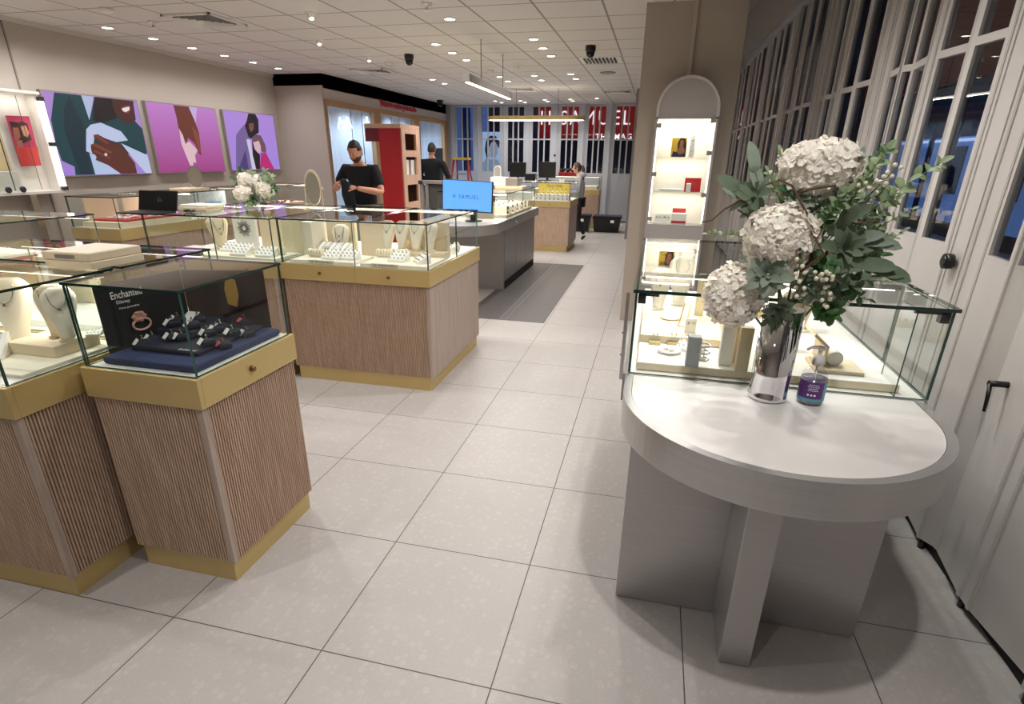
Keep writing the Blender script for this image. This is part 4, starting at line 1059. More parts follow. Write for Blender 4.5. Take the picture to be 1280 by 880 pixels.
for k in range(40): b.ell((-4.57+random.random()*.34, 5.65+random.random()*.95, D+.058), (.02, .016, .012), 6, 4)
obj('charm_heap', b, mat('rose charms', '7a4a42', .5), t, stuff=True)

# ---- grey counter contents, watch display
block(-1.55, -.80, 5.75, 7.2, .870, .9, 'white stepped base full of watches inside the grey service counter', 'cream')
t = thing('watch', 'x', 'watch'); obj('case', B().lathe([(.014, 0), (.016, .003), (.014, .007)], (0, 0, 0), 12, 'y'), M['chrome'], t, local=True)
obj('dial', B().cyl((0, -.0008, 0), .012, .001, 12, 'y'), M['card'], t, local=True); obj('strap', B().box(-.008, .008, .0, .006, -.042, .042), M['gem'], t, local=True); PROTOS.append(t)
k = 0
place_ = ['near the front glass', 'one row back from the front glass', 'in the middle rows', 'toward the far end', 'at the far end']
for j in range(5):
    for i in range(5):
        k += 1
        put(t, (-.83-.07*(i % 2)-.12*i, 5.9+.26*j, .945), 'silver watch on the cream base, ' + place_[j], .9, 1.2, 'silver watches in the grey counter, ' + place_[j])
for j in range(5):
    b = B(); b.box(-1.45, -.80, 5.93+.26*j, 5.97+.26*j, .9005, .99); single('watch_riser', b, M['ivory'], 'cream upright board behind the watches ' + place_[j], 'display board')
block(-1.3, -.95, 5.66, 5.70, .87, 1.14, 'cream board with a brown ribbon beside the blue monitor', 'ivory', 'backing_board', 'backing board')
b = B(); b.prism_ax([(-1.0, 1.13), (-.93, 1.13), (-.93, 1.04), (-.95, 1.07), (-.965, 1.04), (-.98, 1.07), (-1.0, 1.04)], 'y', 5.652, 5.658); single('ribbon_tag', b, mat('brown ribbon', '8d6f5a', .6), 'brown ribbon on the cream board in the grey counter', 'ribbon')
t = thing('display_backing', 'yellow watch display backing in the far square counter', 'display backing', (-.8, 9.3, D))
obj('board', B().box(-1.1, -.52, 9.22, 9.24, D+.10, ZT-.02), mat('yellow card', 'e0c24a', .6, emit='e0b93a', estr=.15), t)  # the card itself glows faintly, with no lamp in it
text_fit('lettering', 'TELLS TIME', -.95, -.66, 1.075, 1.12, 9.218, M['darkj'], t, .001)
block(-1.12, -.5, 8.98, 9.2, D, D+.1, 'white stand for watches before the yellow backing', 'card')
for i in range(8):
    put(PROTOS[-1], (-1.08+.078*i, 8.968, D+.06), 'round watch before the yellow backing, %s from the left' % words_[i], 0, 1.15)
for i in range(7):
    put(PROTOS[-1], (-1.06+.08*i, 9.10, D+.146), 'watch on top of the white stand, %s from the left' % words_[i], 0, 1.1)
block(-1.8, -1.2, 9.0, 9.3, D, D+.12, 'white stand in the dark end of the far square counter', 'card')
block(-1.8, -.4, 12.85, 13.2, D, D+.08, 'cream step inside the farthest wood counter', 'cream')
t = thing('watch_display', 'red display of round watch heads on the farthest counter', 'watch display', (-1.0, 13.0, ZT+.001)); obj('stand', B().box(-1.35, -.85, 12.95, 13.15, ZT+.001, ZT+.08), M['red'], t)
b = B()
for i in range(6): b.ell((-1.3+.085*i, 12.97, ZT+.12+.02*(i % 2)), (.035, .03, .045), 8, 6)
obj('watch_heads', b, M['dkgrey'], t)
# ================================================================ RIGHT CASE CONTENTS
t = thing('display_platform', 'white topped beige platform lying inside the right glass case', 'display platform', (1.36, 1.3, D))
obj('beige_edge', B().box(.95, 1.79, .70, 1.96, D, D+.026, .002), M['cream'], t); obj('white_top', B().box(.952, 1.788, .702, 1.958, D+.0262, D+.0275), M['card'], t)
R0 = D+.028
block(.952, 1.29, .95, 1.30, R0, R0+.03, 'beige step behind the round dish in the right glass case', 'cream')
for i, (px, lab) in enumerate(((818, 'outer'), (841, 'inner'))):
    p = at(px, 430, z=R0); t = thing('earring_stand', 'small clear acrylic earring stand with brass foot, %s of two in the right case' % lab, 'earring stand', (p.x, p.y, R0))
    obj('foot', B().box(p.x-.022, p.x+.022, p.y-.012, p.y+.012, R0, R0+.010), M['gold'], t); obj('acrylic_plate', B().box(p.x-.02, p.x+.02, p.y-.003, p.y+.003, R0+.0102, R0+.055), M['glass_top'], t)
    b = B(); b.ell((p.x-.008, p.y-.006, R0+.04), (.003, .003, .006), 6, 5).ell((p.x+.008, p.y-.006, R0+.04), (.003, .003, .006), 6, 5); obj('earring', b, M['goldj'], t)
p = at(836, 440, z=R0); t = thing('ring_dish', 'round white porcelain dish with rings near the front of the right case', 'dish', (p.x, p.y, R0))
obj('dish', B().lathe([(.030, 0), (.042, .004), (.045, .011), (.041, .011), (.036, .006), (0, .005)], (p.x, p.y, R0), 28), M['white'], t)
b = B()
for dx, dy in ((-.012, .008), (.01, -.004)): b.tube([(p.x+dx+.009*math.cos(2*PI*k/12), p.y+dy+.009*math.sin(2*PI*k/12), R0+.0085) for k in range(13)], .0016, 5, cap=False)
obj('ring', b, M['gem'], t)
p = at(838, 398, z=R0+.031); t = thing('ring_dish', 'round white dish with rings on the beige step of the right case', 'dish', (p.x, p.y, R0+.031))
obj('dish', B().lathe([(.030, 0), (.042, .004), (.045, .011), (.041, .011), (.036, .006), (0, .005)], (p.x, p.y, R0+.0305), 28), M['white'], t)
p = at(864, 457, z=R0); t = thing('bangle_stand', 'grey faceted block stand with silver bangles in the right case', 'bangle stand', (p.x, p.y, R0))
obj('block', B().box(p.x-.022, p.x+.022, p.y-.02, p.y+.02, R0, R0+.11, .002), mat('cool grey block', 'a9adb0', .5), t)
b = B()
for z in (.03, .055, .08): b.tube([(p.x+.032+.022*math.cos(2*PI*k/16), p.y-.005+.024*math.sin(2*PI*k/16), R0+z) for k in range(17)], .003, 6, cap=False)
obj('bangle', b, M['chrome'], t)
p = at(905, 455, z=R0); block(p.x-.022, p.x+.022, p.y-.018, p.y+.022, R0, R0+.145, 'tall white block standing beside the gold board in the right case', 'card')
p = at(926, 463, z=R0); block(p.x-.022, p.x+.02, p.y-.012, p.y+.02, R0, R0+.155, 'tall gold-beige upright board left of the silver vase, inside the case', 'beige', 'backing_board', 'backing board')
block(1.27, 1.30, .78, 1.15, R0, R0+.16, 'pale gold divider board running back behind the silver vase', 'beige', 'divider_board', 'divider board')
block(1.18, 1.215, 1.33, 1.40, R0, R0+.20, 'rear gold-beige upright board behind the hydrangea in the right case', 'gold_lt', 'backing_board', 'backing board')
put(bustI, (1.02, 1.50, R0), 'white necklace bust at the rear left of the right case', 0, .9); put(bustI, (1.12, 1.62, R0), 'white necklace bust at the rear, beside the gold-beige board', -.1, 1.1)
put(bustC, (1.50, 1.02, R0), 'cream necklace bust behind the pump bottle in the right case', -.2, 1.05); put(bustI, (1.60, 1.30, R0), 'white bust behind the cream one in the right case', -.1, 1.15)
t = thing('necklace_stand', 'slim brass necklace frame standing on the step of the right case', 'necklace stand', (1.13, 1.1, R0+.031))
b = B(); b.tube([(1.10, 1.1, R0+.032), (1.115, 1.1, R0+.13), (1.14, 1.1, R0+.13), (1.13, 1.1, R0+.032), (1.10, 1.1, R0+.032)], .003, 6); obj('frame', b, M['gold'], t)
put(trayS, (1.12, .86, R0), 'small white earring tray behind the bangle stand', -.4, .8); put(ear, (1.17, .80, R0), 'white earring card beside the tall white block', .3, .7); put(ear, (1.14, 1.0, R0+.0305), 'white earring card on the beige step', .3, .9)
t = thing('ramp_stand', 'cream leather ramp board on a low tray beside the pump bottle', 'ramp stand', (1.6, .85, R0))
obj('tray_base', B().box(1.545, 1.70, .755, .90, R0, R0+.012, .002), M['cream'], t)
b = B(); b.prism_ax([(1.575, R0+.012), (1.585, R0+.012), (1.585, R0+.085), (1.535, R0+.125), (1.53, R0+.118), (1.575, R0+.08)], 'y', .79, .93); obj('ramp_board', b, M['cream'], t)
b = B(); b.lathe([(.024, 0), (.026, .004), (.026, .05), (.024, .054)], (1.615, .80, R0+.039), 24, 'y'); single('ring_box', b, M['card'], 'round grey-white ring box lying beside the ramp board', 'ring box')
b = B(); 
for i in range(6): b.box(1.62+.02*i, 1.632+.02*i, 1.35, 1.44, R0, R0+.02)
t = thing('ring_bar', 'gold ring bar display farther back in the right case', 'ring stand', (1.5, 1.5, R0)); obj('bar', B().box(1.38, 1.56, 1.46, 1.50, R0, R0+.025, .002), M['gold'], t)
b = B()
for i in range(6): b.ell((1.40+.028*i, 1.475, R0+.032), (.009, .009, .008), 8, 5)
obj('ring_set', b, M['goldj'], t)

# ---- arched cabinet contents
M['yel'] = mat('yellow print', 'e3b83a', .6); M['prface'] = mat('printed skin', 'a86a52', .6); M['prhair'] = mat('printed hair', '2c1a18', .6); M['prdress'] = mat('printed navy dress', '2b2a4a', .6)
def photo_card(x0, x1, z0, z1, y, lab):
    t = thing('photo_card', lab, 'photo card', ((x0+x1)/2, y, z0)); w, h = x1-x0, z1-z0; P = lambda L: [(x0+u*w, z0+v*h) for u, v in L]
    obj('card', B().box(x0, x1, y, y+.006, z0, z1), M['yel'], t)
    b = B(); b.prism_ax(P([(.42, .1), (.4, .75), (.55, 1), (.85, .98), (.98, .7), (.98, .1)]), 'y', y-.0012, y-.0002); obj('printed_hair', b, M['prhair'], t)
    b = B(); b.prism_ax(P([(.52, .5), (.55, .85), (.68, .92), (.78, .8), (.76, .55), (.9, .35), (.9, .05), (.5, .05), (.35, .3)]), 'y', y-.002, y-.0014); obj('printed_face', b, M['prface'], t)
    b = B(); b.prism_ax(P([(.05, 0), (.15, .3), (.4, .25), (.6, .12), (.97, .25), (.98, 0)]), 'y', y-.003, y-.0022); obj('printed_dress', b, M['prdress'], t)
photo_card(1.055, 1.187, 1.586, 1.745, 4.42, 'yellow photo card of a dark-haired woman on the top shelf of the arched cabinet')
photo_card(1.05, 1.20, .6085, .745, 4.42, 'yellow photo card in the low niche of the arched cabinet')
for x, z, lab in ((1.235, 1.586, 'on the top shelf beside the photo card'), (1.25, .6085, 'in the low niche beside the photo card')):
    t = thing('earring_stand', 'slim white earring tower ' + lab, 'earring stand', (x, 4.42, z)); obj('tower', B().box(x-.022, x+.022, 4.42, 4.426, z, z+.19, .002), M['card'], t)
    b = B()
    for q in (.05, .10, .14): b.ell((x, 4.415, z+q), (.006, .003, .007), 8, 5)
    obj('earring', b, M['gem'], t)
t = thing('gift_card', 'red printed gift card behind a white box on the middle shelf', 'card', (1.28, 4.44, 1.291)); obj('card', B().box(1.21, 1.352, 4.44, 4.446, 1.2905, 1.41), M['red'], t)
block(1.225, 1.265, 4.39, 4.43, 1.2905, 1.365, 'small white box before the red card on the middle shelf', 'card', 'gift_box', 'gift box')
t = thing('ring_tray', 'wide white ring tray on the left of the middle shelf in the arched cabinet', 'jewellery tray', (1.1, 4.42, 1.291)); obj('tray', B().box(.985, 1.195, 4.38, 4.44, 1.2905, 1.315, .003), M['card'], t); obj('slot', B().box(1.07, 1.17, 4.441, 4.446, 1.2905, 1.36), M['card'], t)
t = thing('gift_box', 'white box with red band on the cabinet floor under the middle shelf', 'gift box', (1.19, 4.42, 1.001)); obj('box', B().box(1.12, 1.26, 4.40, 4.46, 1.0005, 1.10, .003), M['card'], t); obj('red_band', B().box(1.125, 1.255, 4.393, 4.3995, 1.012, 1.032), M['red'], t)
obj('upright_card', B().box(1.13, 1.25, 4.44+.021, 4.466, 1.10, 1.14), M['red'], t)
for i, x in enumerate((1.0, 1.045, 1.085)): put(ear, (x, 4.42, 1.0005), 'white earring card on the cabinet floor, %s from the left' % words_[i], 0, 1.2)

# ================================================================ FLOWERS
M['petal'] = mat('cream hydrangea petals', 'fffaf0', .7); M['petal2'] = mat('greenish petals', 'dfe3c6', .7)
M['leaf1'] = mat('sage leaf', '6f7f68', .7, noise_amt=.12, noise_scale=30); M['leaf2'] = mat('green leaf', '446a3a', .5, noise_amt=.15, noise_scale=20); M['leaf3'] = mat('pale eucalyptus leaf', '94a87f', .6, noise_amt=.1, noise_scale=30)
M['leaf4'] = mat('silver leaf', '8f9d8c', .7, noise_amt=.1, noise_scale=30); M['stem'] = mat('brown twig', '5a4234', .7); M['gstem'] = mat('green stem', '5d6d49', .6); M['berry'] = mat('cream berries', 'ece4cb', .4)
def translucent(m, k):
    nt = m.node_tree; p = nt.nodes['Principled BSDF']; out = [n for n in nt.nodes if n.type == 'OUTPUT_MATERIAL'][0]
    tr = nt.nodes.new('ShaderNodeBsdfTranslucent'); tr.inputs[0].default_value = p.inputs['Base Color'].default_value
    if p.inputs['Base Color'].is_linked: nt.links.new(p.inputs['Base Color'].links[0].from_socket, tr.inputs[0])
    mx = nt.nodes.new('ShaderNodeMixShader'); mx.inputs[0].default_value = k
    nt.links.new(p.outputs[0], mx.inputs[1]); nt.links.new(tr.outputs[0], mx.inputs[2]); nt.links.new(mx.outputs[0], out.inputs[0])
translucent(M['petal'], .25); translucent(M['leaf1'], .25); translucent(M['leaf2'], .25); translucent(M['leaf3'], .3); translucent(M['leaf4'], .25)
def leaf(b, p, d, up, L, W, bend=.25, rnd=.5):
    p = Vector(p); d = Vector(d).normalized(); up = Vector(up); s = d.cross(up)
    if s.length < 1e-4: s = d.orthogonal()
    s.normalize(); n = s.cross(d).normalized(); N = 6; rows = []
    for i in range(N+1):
        t = i/N; w = W*.5*math.sqrt(max(0, 1-(2*t**.85-1)**2)) if 0 < t < 1 else .0006
        c = p + d*(L*t) - n*(bend*L*t*t)
        rows.append([c - s*w + n*w*.35, c, c + s*w + n*w*.35])
    vs = [[b.bm.verts.new(q) for q in r] for r in rows]
    for a, c in zip(vs, vs[1:]):
        for k in (0, 1):
            f = b._f([a[k], a[k+1], c[k+1], c[k]])
            if f: f.smooth = True
def bloom(c, r, parent, n=150, mt='petal', seed=1, sz=.017, name='hydrangea_bloom'):
    rg = random.Random(seed); b = B(); c = Vector(c)
    b.ell(c, (r[0]*.82, r[1]*.82, r[2]*.82), 14, 9)
    for i in range(n):
        z = 1-2*(i+.5)/n; ph = i*2.39996+rg.random()*.3; q = math.sqrt(1-z*z)
        d = Vector((q*math.cos(ph), q*math.sin(ph), z)); pos = c+Vector((d.x*r[0], d.y*r[1], d.z*r[2]))*(.86+.24*rg.random())
        d = (d + Vector((rg.uniform(-.3, .3), rg.uniform(-.3, .3), rg.uniform(-.3, .3)))).normalized()
        u = d.orthogonal().normalized(); v = d.cross(u); a0 = rg.random()*6
        for k in range(4):
            a = a0+k*PI/2; e = u*math.cos(a)+v*math.sin(a); s = d.cross(e); l = sz*(.85+.4*rg.random()); w = l*.50; up = d*(l*.32*rg.uniform(-.2, 1.9))
            pts = [pos, pos+e*l*.45+s*w+up*.4, pos+e*l*.9+s*w*.75+up, pos+e*l*1.05+up*.8, pos+e*l*.9-s*w*.75+up, pos+e*l*.45-s*w+up*.4]
            vs = [b.bm.verts.new(x) for x in pts]
            b._f([vs[0], vs[1], vs[2], vs[3]]); b._f([vs[0], vs[3], vs[4], vs[5]])
    return obj(name, b, M[mt], parent, recalc=False)
def curve_pts(a, c, sag, n=9, side=(0, 0, 1)):
    a = Vector(a); c = Vector(c); s = Vector(side)
    return [a.lerp(c, k/n)+s*(sag*math.sin(PI*k/n)) for k in range(n+1)]
def spray(parent, a, c, sag, mt, L, W, n=8, seed=1, name='leaf_spray', rr=.0018, rnd=.2, berries=False, start=.25):
    rg = random.Random(seed); pts = curve_pts(a, c, sag, 12, (rg.uniform(-.3, .3), rg.uniform(-.3, .3), 1))
    b = B(); b.mi(1).tube(pts, [rr*(1.3-.8*k/12) for k in range(13)], 5); b.mi(0)
    for i in range(n):
        t = start+(1-start)*(i+.5)/n; k = min(11, int(t*12)); p = pts[k].lerp(pts[k+1], t*12-k); d = (pts[k+1]-pts[k]).normalized()
        o = d.orthogonal().normalized(); o = (o*math.cos(i*1.9+seed)+d.cross(o)*math.sin(i*1.9+seed))
        for sg in (1, -1):
            dd = (d*.55+o*sg+Vector((0, 0, .25))).normalized(); sc = (1.05-.45*t)*rg.uniform(.85, 1.15)
            if berries: b.ell(p+dd*.012, (.0062, .0062, .0062), 8, 6)
            else: leaf(b, p, dd, Vector((rg.uniform(-.4, .4), rg.uniform(-.9, -.2), rg.uniform(.3, 1))), L*sc*1.12, W*sc*1.12, .15+.2*rg.random(), rnd)
    if not berries: leaf(b, pts[-1], (pts[-1]-pts[-2]), (0, -.5, 1), L*.7, W*.7, .1, rnd)
    return obj(name, b, [M[mt], M['gstem']], parent, recalc=False)
def rosette(parent, c, facing, mt, L, W, n=9, seed=1):
    rg = random.Random(seed); b = B(); f = Vector(facing).normalized(); u = f.orthogonal().normalized(); v = f.cross(u); c = Vector(c)
    for ring, (m, spread, sc) in enumerate(((n, 1.1, 1.), (max(4, n-3), .55, .72), (3, .2, .45))):
        for i in range(m):
            a = 2*PI*i/m+ring*.5+rg.uniform(-.15, .15); e = u*math.cos(a)+v*math.sin(a)
            leaf(b, c+e*.004, (e*spread+f*(1-.45*spread)), f, L*sc*rg.uniform(.85, 1.15), W*sc, .18, .7)
    return obj('leaf_rosette', b, M[mt], parent, recalc=False)

VX, VY = 1.366, .56
V = thing('vase', 'tall silver mirrored cylinder vase standing on the half-round white table', 'vase', (VX, VY, ZB))
obj('vase_body', B().lathe([(.052, .0005), (.058, .002), (.0585, .012), (.0565, .016), (.0575, .06), (.0595, .29), (.0565, .29), (.0545, .05), (0, .045)], (VX, VY, ZB), 40), M['silver'], V)
W3 = thing('flower_arrangement', 'large cream hydrangea bouquet with sage leaves and berries in the silver vase', 'flower arrangement', (VX, VY, 1.16))
def fp(px, py, dy): return at(px, py, y=VY+dy)
o_ = Vector((VX, VY, 1.15))
for i, (px, py, dy, r, n) in enumerate(((1024, 211, .03, (.100, .08, .068), 230), (975, 297, -.06, (.088, .075, .078), 220), (918, 368, -.02, (.075, .07, .085), 210), (1036, 366, .05, (.05, .05, .045), 80))):
    c = fp(px, py, dy); bloom(c, r, W3, int(n*1.15), 'petal', i+1, .0205); 
    st = obj('flower_stem', B().tube(curve_pts(o_-Vector((0, 0, .12)), c, .01), .0035, 6), M['gstem'], W3)
for i, (px, py, dy, L, W, f, mt) in enumerate(((960, 343, -.11, .062, .036, (-.2, -1, .25), 'leaf4'), (1055, 312, -.03, .075, .034, (.3, -1, .3), 'leaf1'), (1010, 355, -.08, .05, .03, (.1, -1, -.1), 'leaf1'), (940, 245, .0, .06, .03, (-.6, -.7, .5), 'leaf1'),
        (1000, 245, .0, .05, .026, (-.1, -1, .4), 'leaf4'), (1085, 300, .02, .065, .03, (.6, -.8, .2), 'leaf1'), (1060, 355, .0, .055, .03, (.5, -.8, -.2), 'leaf2'), (975, 385, -.06, .045, .026, (-.1, -1, -.5), 'leaf1'), (1035, 385, -.03, .045, .03, (.2, -1, -.5), 'leaf2'))):
    rosette(W3, fp(px, py, dy), f, mt, L, W, 8, i+3)
big = [((955, 260), (903, 222), -.02, 'leaf1', .075, .036), ((955, 260), (937, 185), .0, 'leaf4', .085, .034), ((950, 262), (914, 238), .03, 'leaf4', .07, .028), ((1075, 330), (1112, 338), -.02, 'leaf1', .09, .042), ((1060, 300), (1098, 300), 0, 'leaf4', .09, .036), ((1050, 290), (1065, 265), -.02, 'leaf1', .07, .03)]
for i, (a, c, dy, mt, L, W) in enumerate(big):
    A_, C_ = fp(*a, dy), fp(*c, dy-.02); b = B(); 
    for k in range(3): leaf(b, A_.lerp(C_, k*.3), (C_-A_)+Vector((.02*(k-1), -.02, .015*(1-k))), (0, -1, .4), L, W, .2, .8)
    b.mi(1).tube([o_, A_.lerp(o_, .4), A_, A_.lerp(C_, .6)], .0022, 5); obj('broad_leaf', b, [M[mt], M['gstem']], W3, recalc=False)
sp = [((1040, 300), (1176, 204), .02, 'leaf3', .046, .030, 9, .03), ((1050, 270), (1110, 187), .05, 'leaf3', .042, .030, 9, .02), ((1050, 300), (1140, 262), .0, 'leaf3', .026, .013, 8, .01), ((990, 300), (884, 292), .02, 'leaf3', .022, .014, 9, .03),
      ((1070, 330), (1128, 290), -.02, 'leaf3', .03, .016, 8, .0), ((1040, 340), (1112, 352), .01, 'leaf3', .028, .012, 7, .01), ((1000, 250), (975, 190), .04, 'leaf3', .03, .02, 7, .0), ((1050, 250), (1075, 195), .0, 'leaf4', .035, .02, 9, .0),
      ((1040, 260), (1062, 215), -.02, 'leaf4', .033, .02, 9, .0), ((1000, 240), (960, 215), .02, 'leaf3', .03, .02, 7, .0), ((1020, 300), (1092, 245), .03, 'leaf4', .036, .022, 9, .01), ((1030, 330), (1078, 280), .05, 'leaf1', .038, .02, 9, .0),
      ((1010, 280), (1050, 200), .07, 'leaf1', .035, .02, 9, .0), ((1030, 330), (1085, 375), .03, 'leaf2', .036, .022, 6, .0), ((1000, 320), (1040, 262), -.05, 'leaf2', .04, .024, 5, .0), ((960, 320), (935, 300), .02, 'leaf2', .035, .02, 5, .0), ((1010, 330), (1100, 320), .04, 'leaf2', .05, .03, 7, .01), ((985, 240), (1000, 205), .06, 'leaf1', .035, .02, 7, 0)]
sp += [((1030, 330), (1105, 300), .08, 'leaf1', .05, .030, 8, .01), ((1040, 300), (1120, 250), .06, 'leaf3', .04, .026, 8, .0), ((1030, 300), (1085, 220), .10, 'leaf4', .045, .03, 8, .0), ((1000, 330), (1060, 340), -.08, 'leaf1', .045, .03, 6, .0),
       ((1000, 300), (1035, 330), -.09, 'leaf2', .05, .03, 5, 0), ((990, 280), (930, 262), .05, 'leaf1', .045, .028, 7, .01), ((980, 340), (935, 330), .04, 'leaf4', .045, .03, 6, 0), ((1010, 260), (985, 225), .0, 'leaf2', .045, .028, 6, 0),
       ((1020, 260), (1060, 240), -.06, 'leaf3', .04, .026, 6, 0), ((1020, 360), (1085, 350), -.05, 'leaf1', .05, .032, 6, 0), ((990, 370), (960, 400), -.05, 'leaf1', .04, .026, 5, 0), ((1010, 370), (1040, 395), -.06, 'leaf2', .045, .03, 5, 0), ((1050, 250), (1100, 190), .09, 'leaf2', .035, .022, 8, 0), ((1040, 310), (1015, 262), .03, 'leaf1', .05, .03, 6, 0)]
for i, (a, c, dy, mt, L, W, n, sg) in enumerate(sp): spray(W3, fp(*a, dy+.02).lerp(o_, .35), fp(*c, dy), sg, mt, L, W, n, i+5, start=.35)
for i, (a, c, dy) in enumerate((((1035, 330), (1032, 385), -.10), ((1000, 310), (1000, 372), -.12), ((1060, 240), (1108, 225), -.02), ((1080, 250), (1125, 206), .0), ((1010, 345), (1040, 345), -.12))):
    spray(W3, fp(*a, dy), fp(*c, dy), .0, 'berry', 0, 0, 6 if i < 2 else 4, i+40, 'berry_spray', berries=True, start=.1)
for i, (pts, dy) in enumerate((([(1012, 330), (1018, 300), (1010, 270), (990, 232), (975, 225), (955, 232)], -.09), ([(1000, 340), (1030, 318), (1020, 300), (1030, 285)], -.12), ([(985, 300), (950, 260), (925, 250), (905, 262), (890, 275), (876, 278)], -.03), ([(950, 300), (935, 270), (922, 262)], -.02), ([(1030, 320), (1060, 280), (1100, 276)], -.02), ([(1000, 240), (1020, 235), (1045, 232)], -.08))):
    obj('twig', B().tube([fp(*p, dy) for p in pts], [.005-.004*k/len(pts) for k in range(len(pts))], 6), M['stem'], W3)

# ---- pump bottle
p = at(1012, 503, z=ZB); bx_, by_ = 1.489, .553
t = thing('pump_bottle', 'clear hand sanitiser pump bottle with purple and teal label', 'bottle', (bx_, by_, ZB))
M['clearpl'] = glass_mat('clear plastic', (.88, .88, .92), .05); M['liquid'] = mat('purple-tinted gel', 'cfc8dc', .1, trans=.7)
BB = obj('bottle_body', B().lathe([(.030, .0005), (.036, .003), (.038, .012), (.038, .085), (.034, .10), (.022, .113), (.014, .12), (.014, .128)], (bx_, by_, ZB), 32), M['clearpl'], t)
b = B(); b.lathe([(.0385, .014), (.0385, .078)], (bx_, by_, ZB), 48, cap=False)
for f in b.bm.faces:
    c = f.calc_center_median(); a = math.degrees(math.atan2(c.y-by_, c.x-bx_)); f.material_index = 1 if a > -50 and a < 60 else 0
for v in b.bm.verts: pass
o = obj('label_wrap', b, [mat('purple label', '5a2f78', .45), mat('teal label', '5f9fb0', .45)], BB)
b = B(); b.lathe([(.0387, .014), (.0387, .024)], (bx_, by_, ZB), 48, cap=False); obj('teal_band', b, MATS['teal label'], BB)
for k, a in enumerate((-118, -104, -90)):
    a = math.radians(a); b = B(); b.ell((bx_+.0388*math.cos(a), by_+.0388*math.sin(a), ZB+.036), (.0032, .0012, .0034), 10, 6, Matrix.Rotation(a+PI/2, 3, 'Z')); obj('symbol', b, M['card'], t)
b = B()
for k in range(4):
    w_ = [.011, .014, .010, .012][k]
    for q in range(5):
        a = math.radians(-104+(-1+q/2)*w_*1500); a2 = a+math.radians(7); z = ZB+.068-.006*k
        b.face([(bx_+.0389*math.cos(a), by_+.0389*math.sin(a), z), (bx_+.0389*math.cos(a2), by_+.0389*math.sin(a2), z), (bx_+.0389*math.cos(a2), by_+.0389*math.sin(a2), z+.002), (bx_+.0389*math.cos(a), by_+.0389*math.sin(a), z+.002)])
obj('small_print', b, M['card'], t)
obj('gel', B().lathe([(.0365, .004), (.0365, .084), (0, .084)], (bx_, by_, ZB), 24), M['liquid'], t)
b = B(); b.lathe([(.0165, .126), (.0165, .15), (.012, .153), (.006, .155), (.006, .172), (.011, .174), (.011, .184), (.0, .185)], (bx_, by_, ZB), 20); b.tube([(bx_, by_, ZB+.18), (bx_-.03, by_-.012, ZB+.182), (bx_-.042, by_-.017, ZB+.175)], [.006, .005, .004], 8)
obj('pump', b, mat('pale pump', 'd9d4d2', .4), t); obj('dip_tube', B().tube([(bx_, by_, ZB+.02), (bx_, by_, ZB+.126)], .003, 6), M['white'], t)

# ================================================================ CENTRE ISLAND TOPS
V2 = thing('vase', 'clear glass footed vase on the centre island glass', 'vase', (-2.23, 2.91, ZT+.001))
obj('vase_body', B().lathe([(.035, 0), (.05, .004), (.018, .012), (.022, .02), (.05, .05), (.055, .08), (.058, .10)], (-2.23, 2.91, ZT+.001), 24, cap=False), M['glass_top'], V2)
W4 = thing('flower_arrangement', 'small white hydrangea bouquet in the clear vase on the centre island', 'flower arrangement', (-2.23, 2.91, ZT+.09))
c0 = Vector((-2.23, 2.91, ZT+.02))
for i, (px, py, dy) in enumerate(((308, 226, .0), (304, 242, -.06), (331, 238, .0), (323, 228, .05))):
    c = at(px, py, y=2.91+dy); bloom(c, (.062, .06, .055), W4, 190, 'petal', 20+i, .0165); obj('flower_stem', B().tube([c0, c], .003, 5), M['gstem'], W4)
for i, (px, py, dy, mt) in enumerate(((292, 224, .0, 'leaf1'), (294, 246, .0, 'leaf2'), (340, 222, .02, 'leaf3'), (344, 236, .0, 'leaf2'), (318, 252, -.05, 'leaf1'), (314, 216, .03, 'leaf3'), (340, 250, -.03, 'leaf1'), (300, 214, .04, 'leaf2'), (332, 215, .05, 'leaf4'), (310, 256, -.07, 'leaf3'))):
    spray(W4, c0+Vector((0, 0, .06)), at(px, py, y=2.91+dy), .02, mt, .06, .034, 8, 60+i, start=.3)
def oval_mirror(cx_, cy_, z0, w, h, rz, lab, m='gold_lt'):
    t = thing('oval_mirror', lab, 'mirror', (cx_, cy_, z0), rz); zc = .03+h/2
    b = B(); b.lathe([(1, -.004), (1, .004), (.93, .0045)], n=36, axis='y', cap=False); b.lathe([(1, -.004), (.93, -.0045)], n=36, axis='y', cap=False); b.bm.transform(Matrix.Translation((0, 0, zc)) @ Matrix.Diagonal((w/2, 1, h/2, 1))); obj('mirror_rim', b, M[m], t, local=True)
    b = B(); b.cyl((0, -.003, 0), 1, .006, 36, 'y'); b.bm.transform(Matrix.Translation((0, 0, zc)) @ Matrix.Diagonal((w/2*.94, 1, h/2*.94, 1))); obj('mirror_glass', b, mat('mirror glass', 'b5aea4', .3, .55), t, local=True)  # flat warm grey painted in place of the dark reflection
    b = B(); pts = [(w/2+.01, 0, .004)] + [(w/2+.01, 0, zc*.6), (w/2+.01, 0, zc)]; 
    arch = [((w/2+.008)*math.cos(a), 0, zc+(h/2+.008)*math.sin(a)) for a in [PI*k/16 for k in range(17)]]
    b.tube([(w/2+.008, 0, .0)]+arch+[(-w/2-.008, 0, .0)], .0025, 6); b.tube([(w/2+.008, -.05, .004), (w/2+.008, .05, .004)], .004, 6); b.tube([(-w/2-.008, -.05, .004), (-w/2-.008, .05, .004)], .004, 6)
    obj('stand', b, M[m], t, local=True); obj('pivot_knob', B().ell((w/2+.014, 0, zc), (.008, .006, .008), 10, 8), M[m], t, local=True)
oval_mirror(-1.66, 2.90, ZT+.001, .125, .255, .12, 'oval tilting mirror with pale gold stand on the centre island')
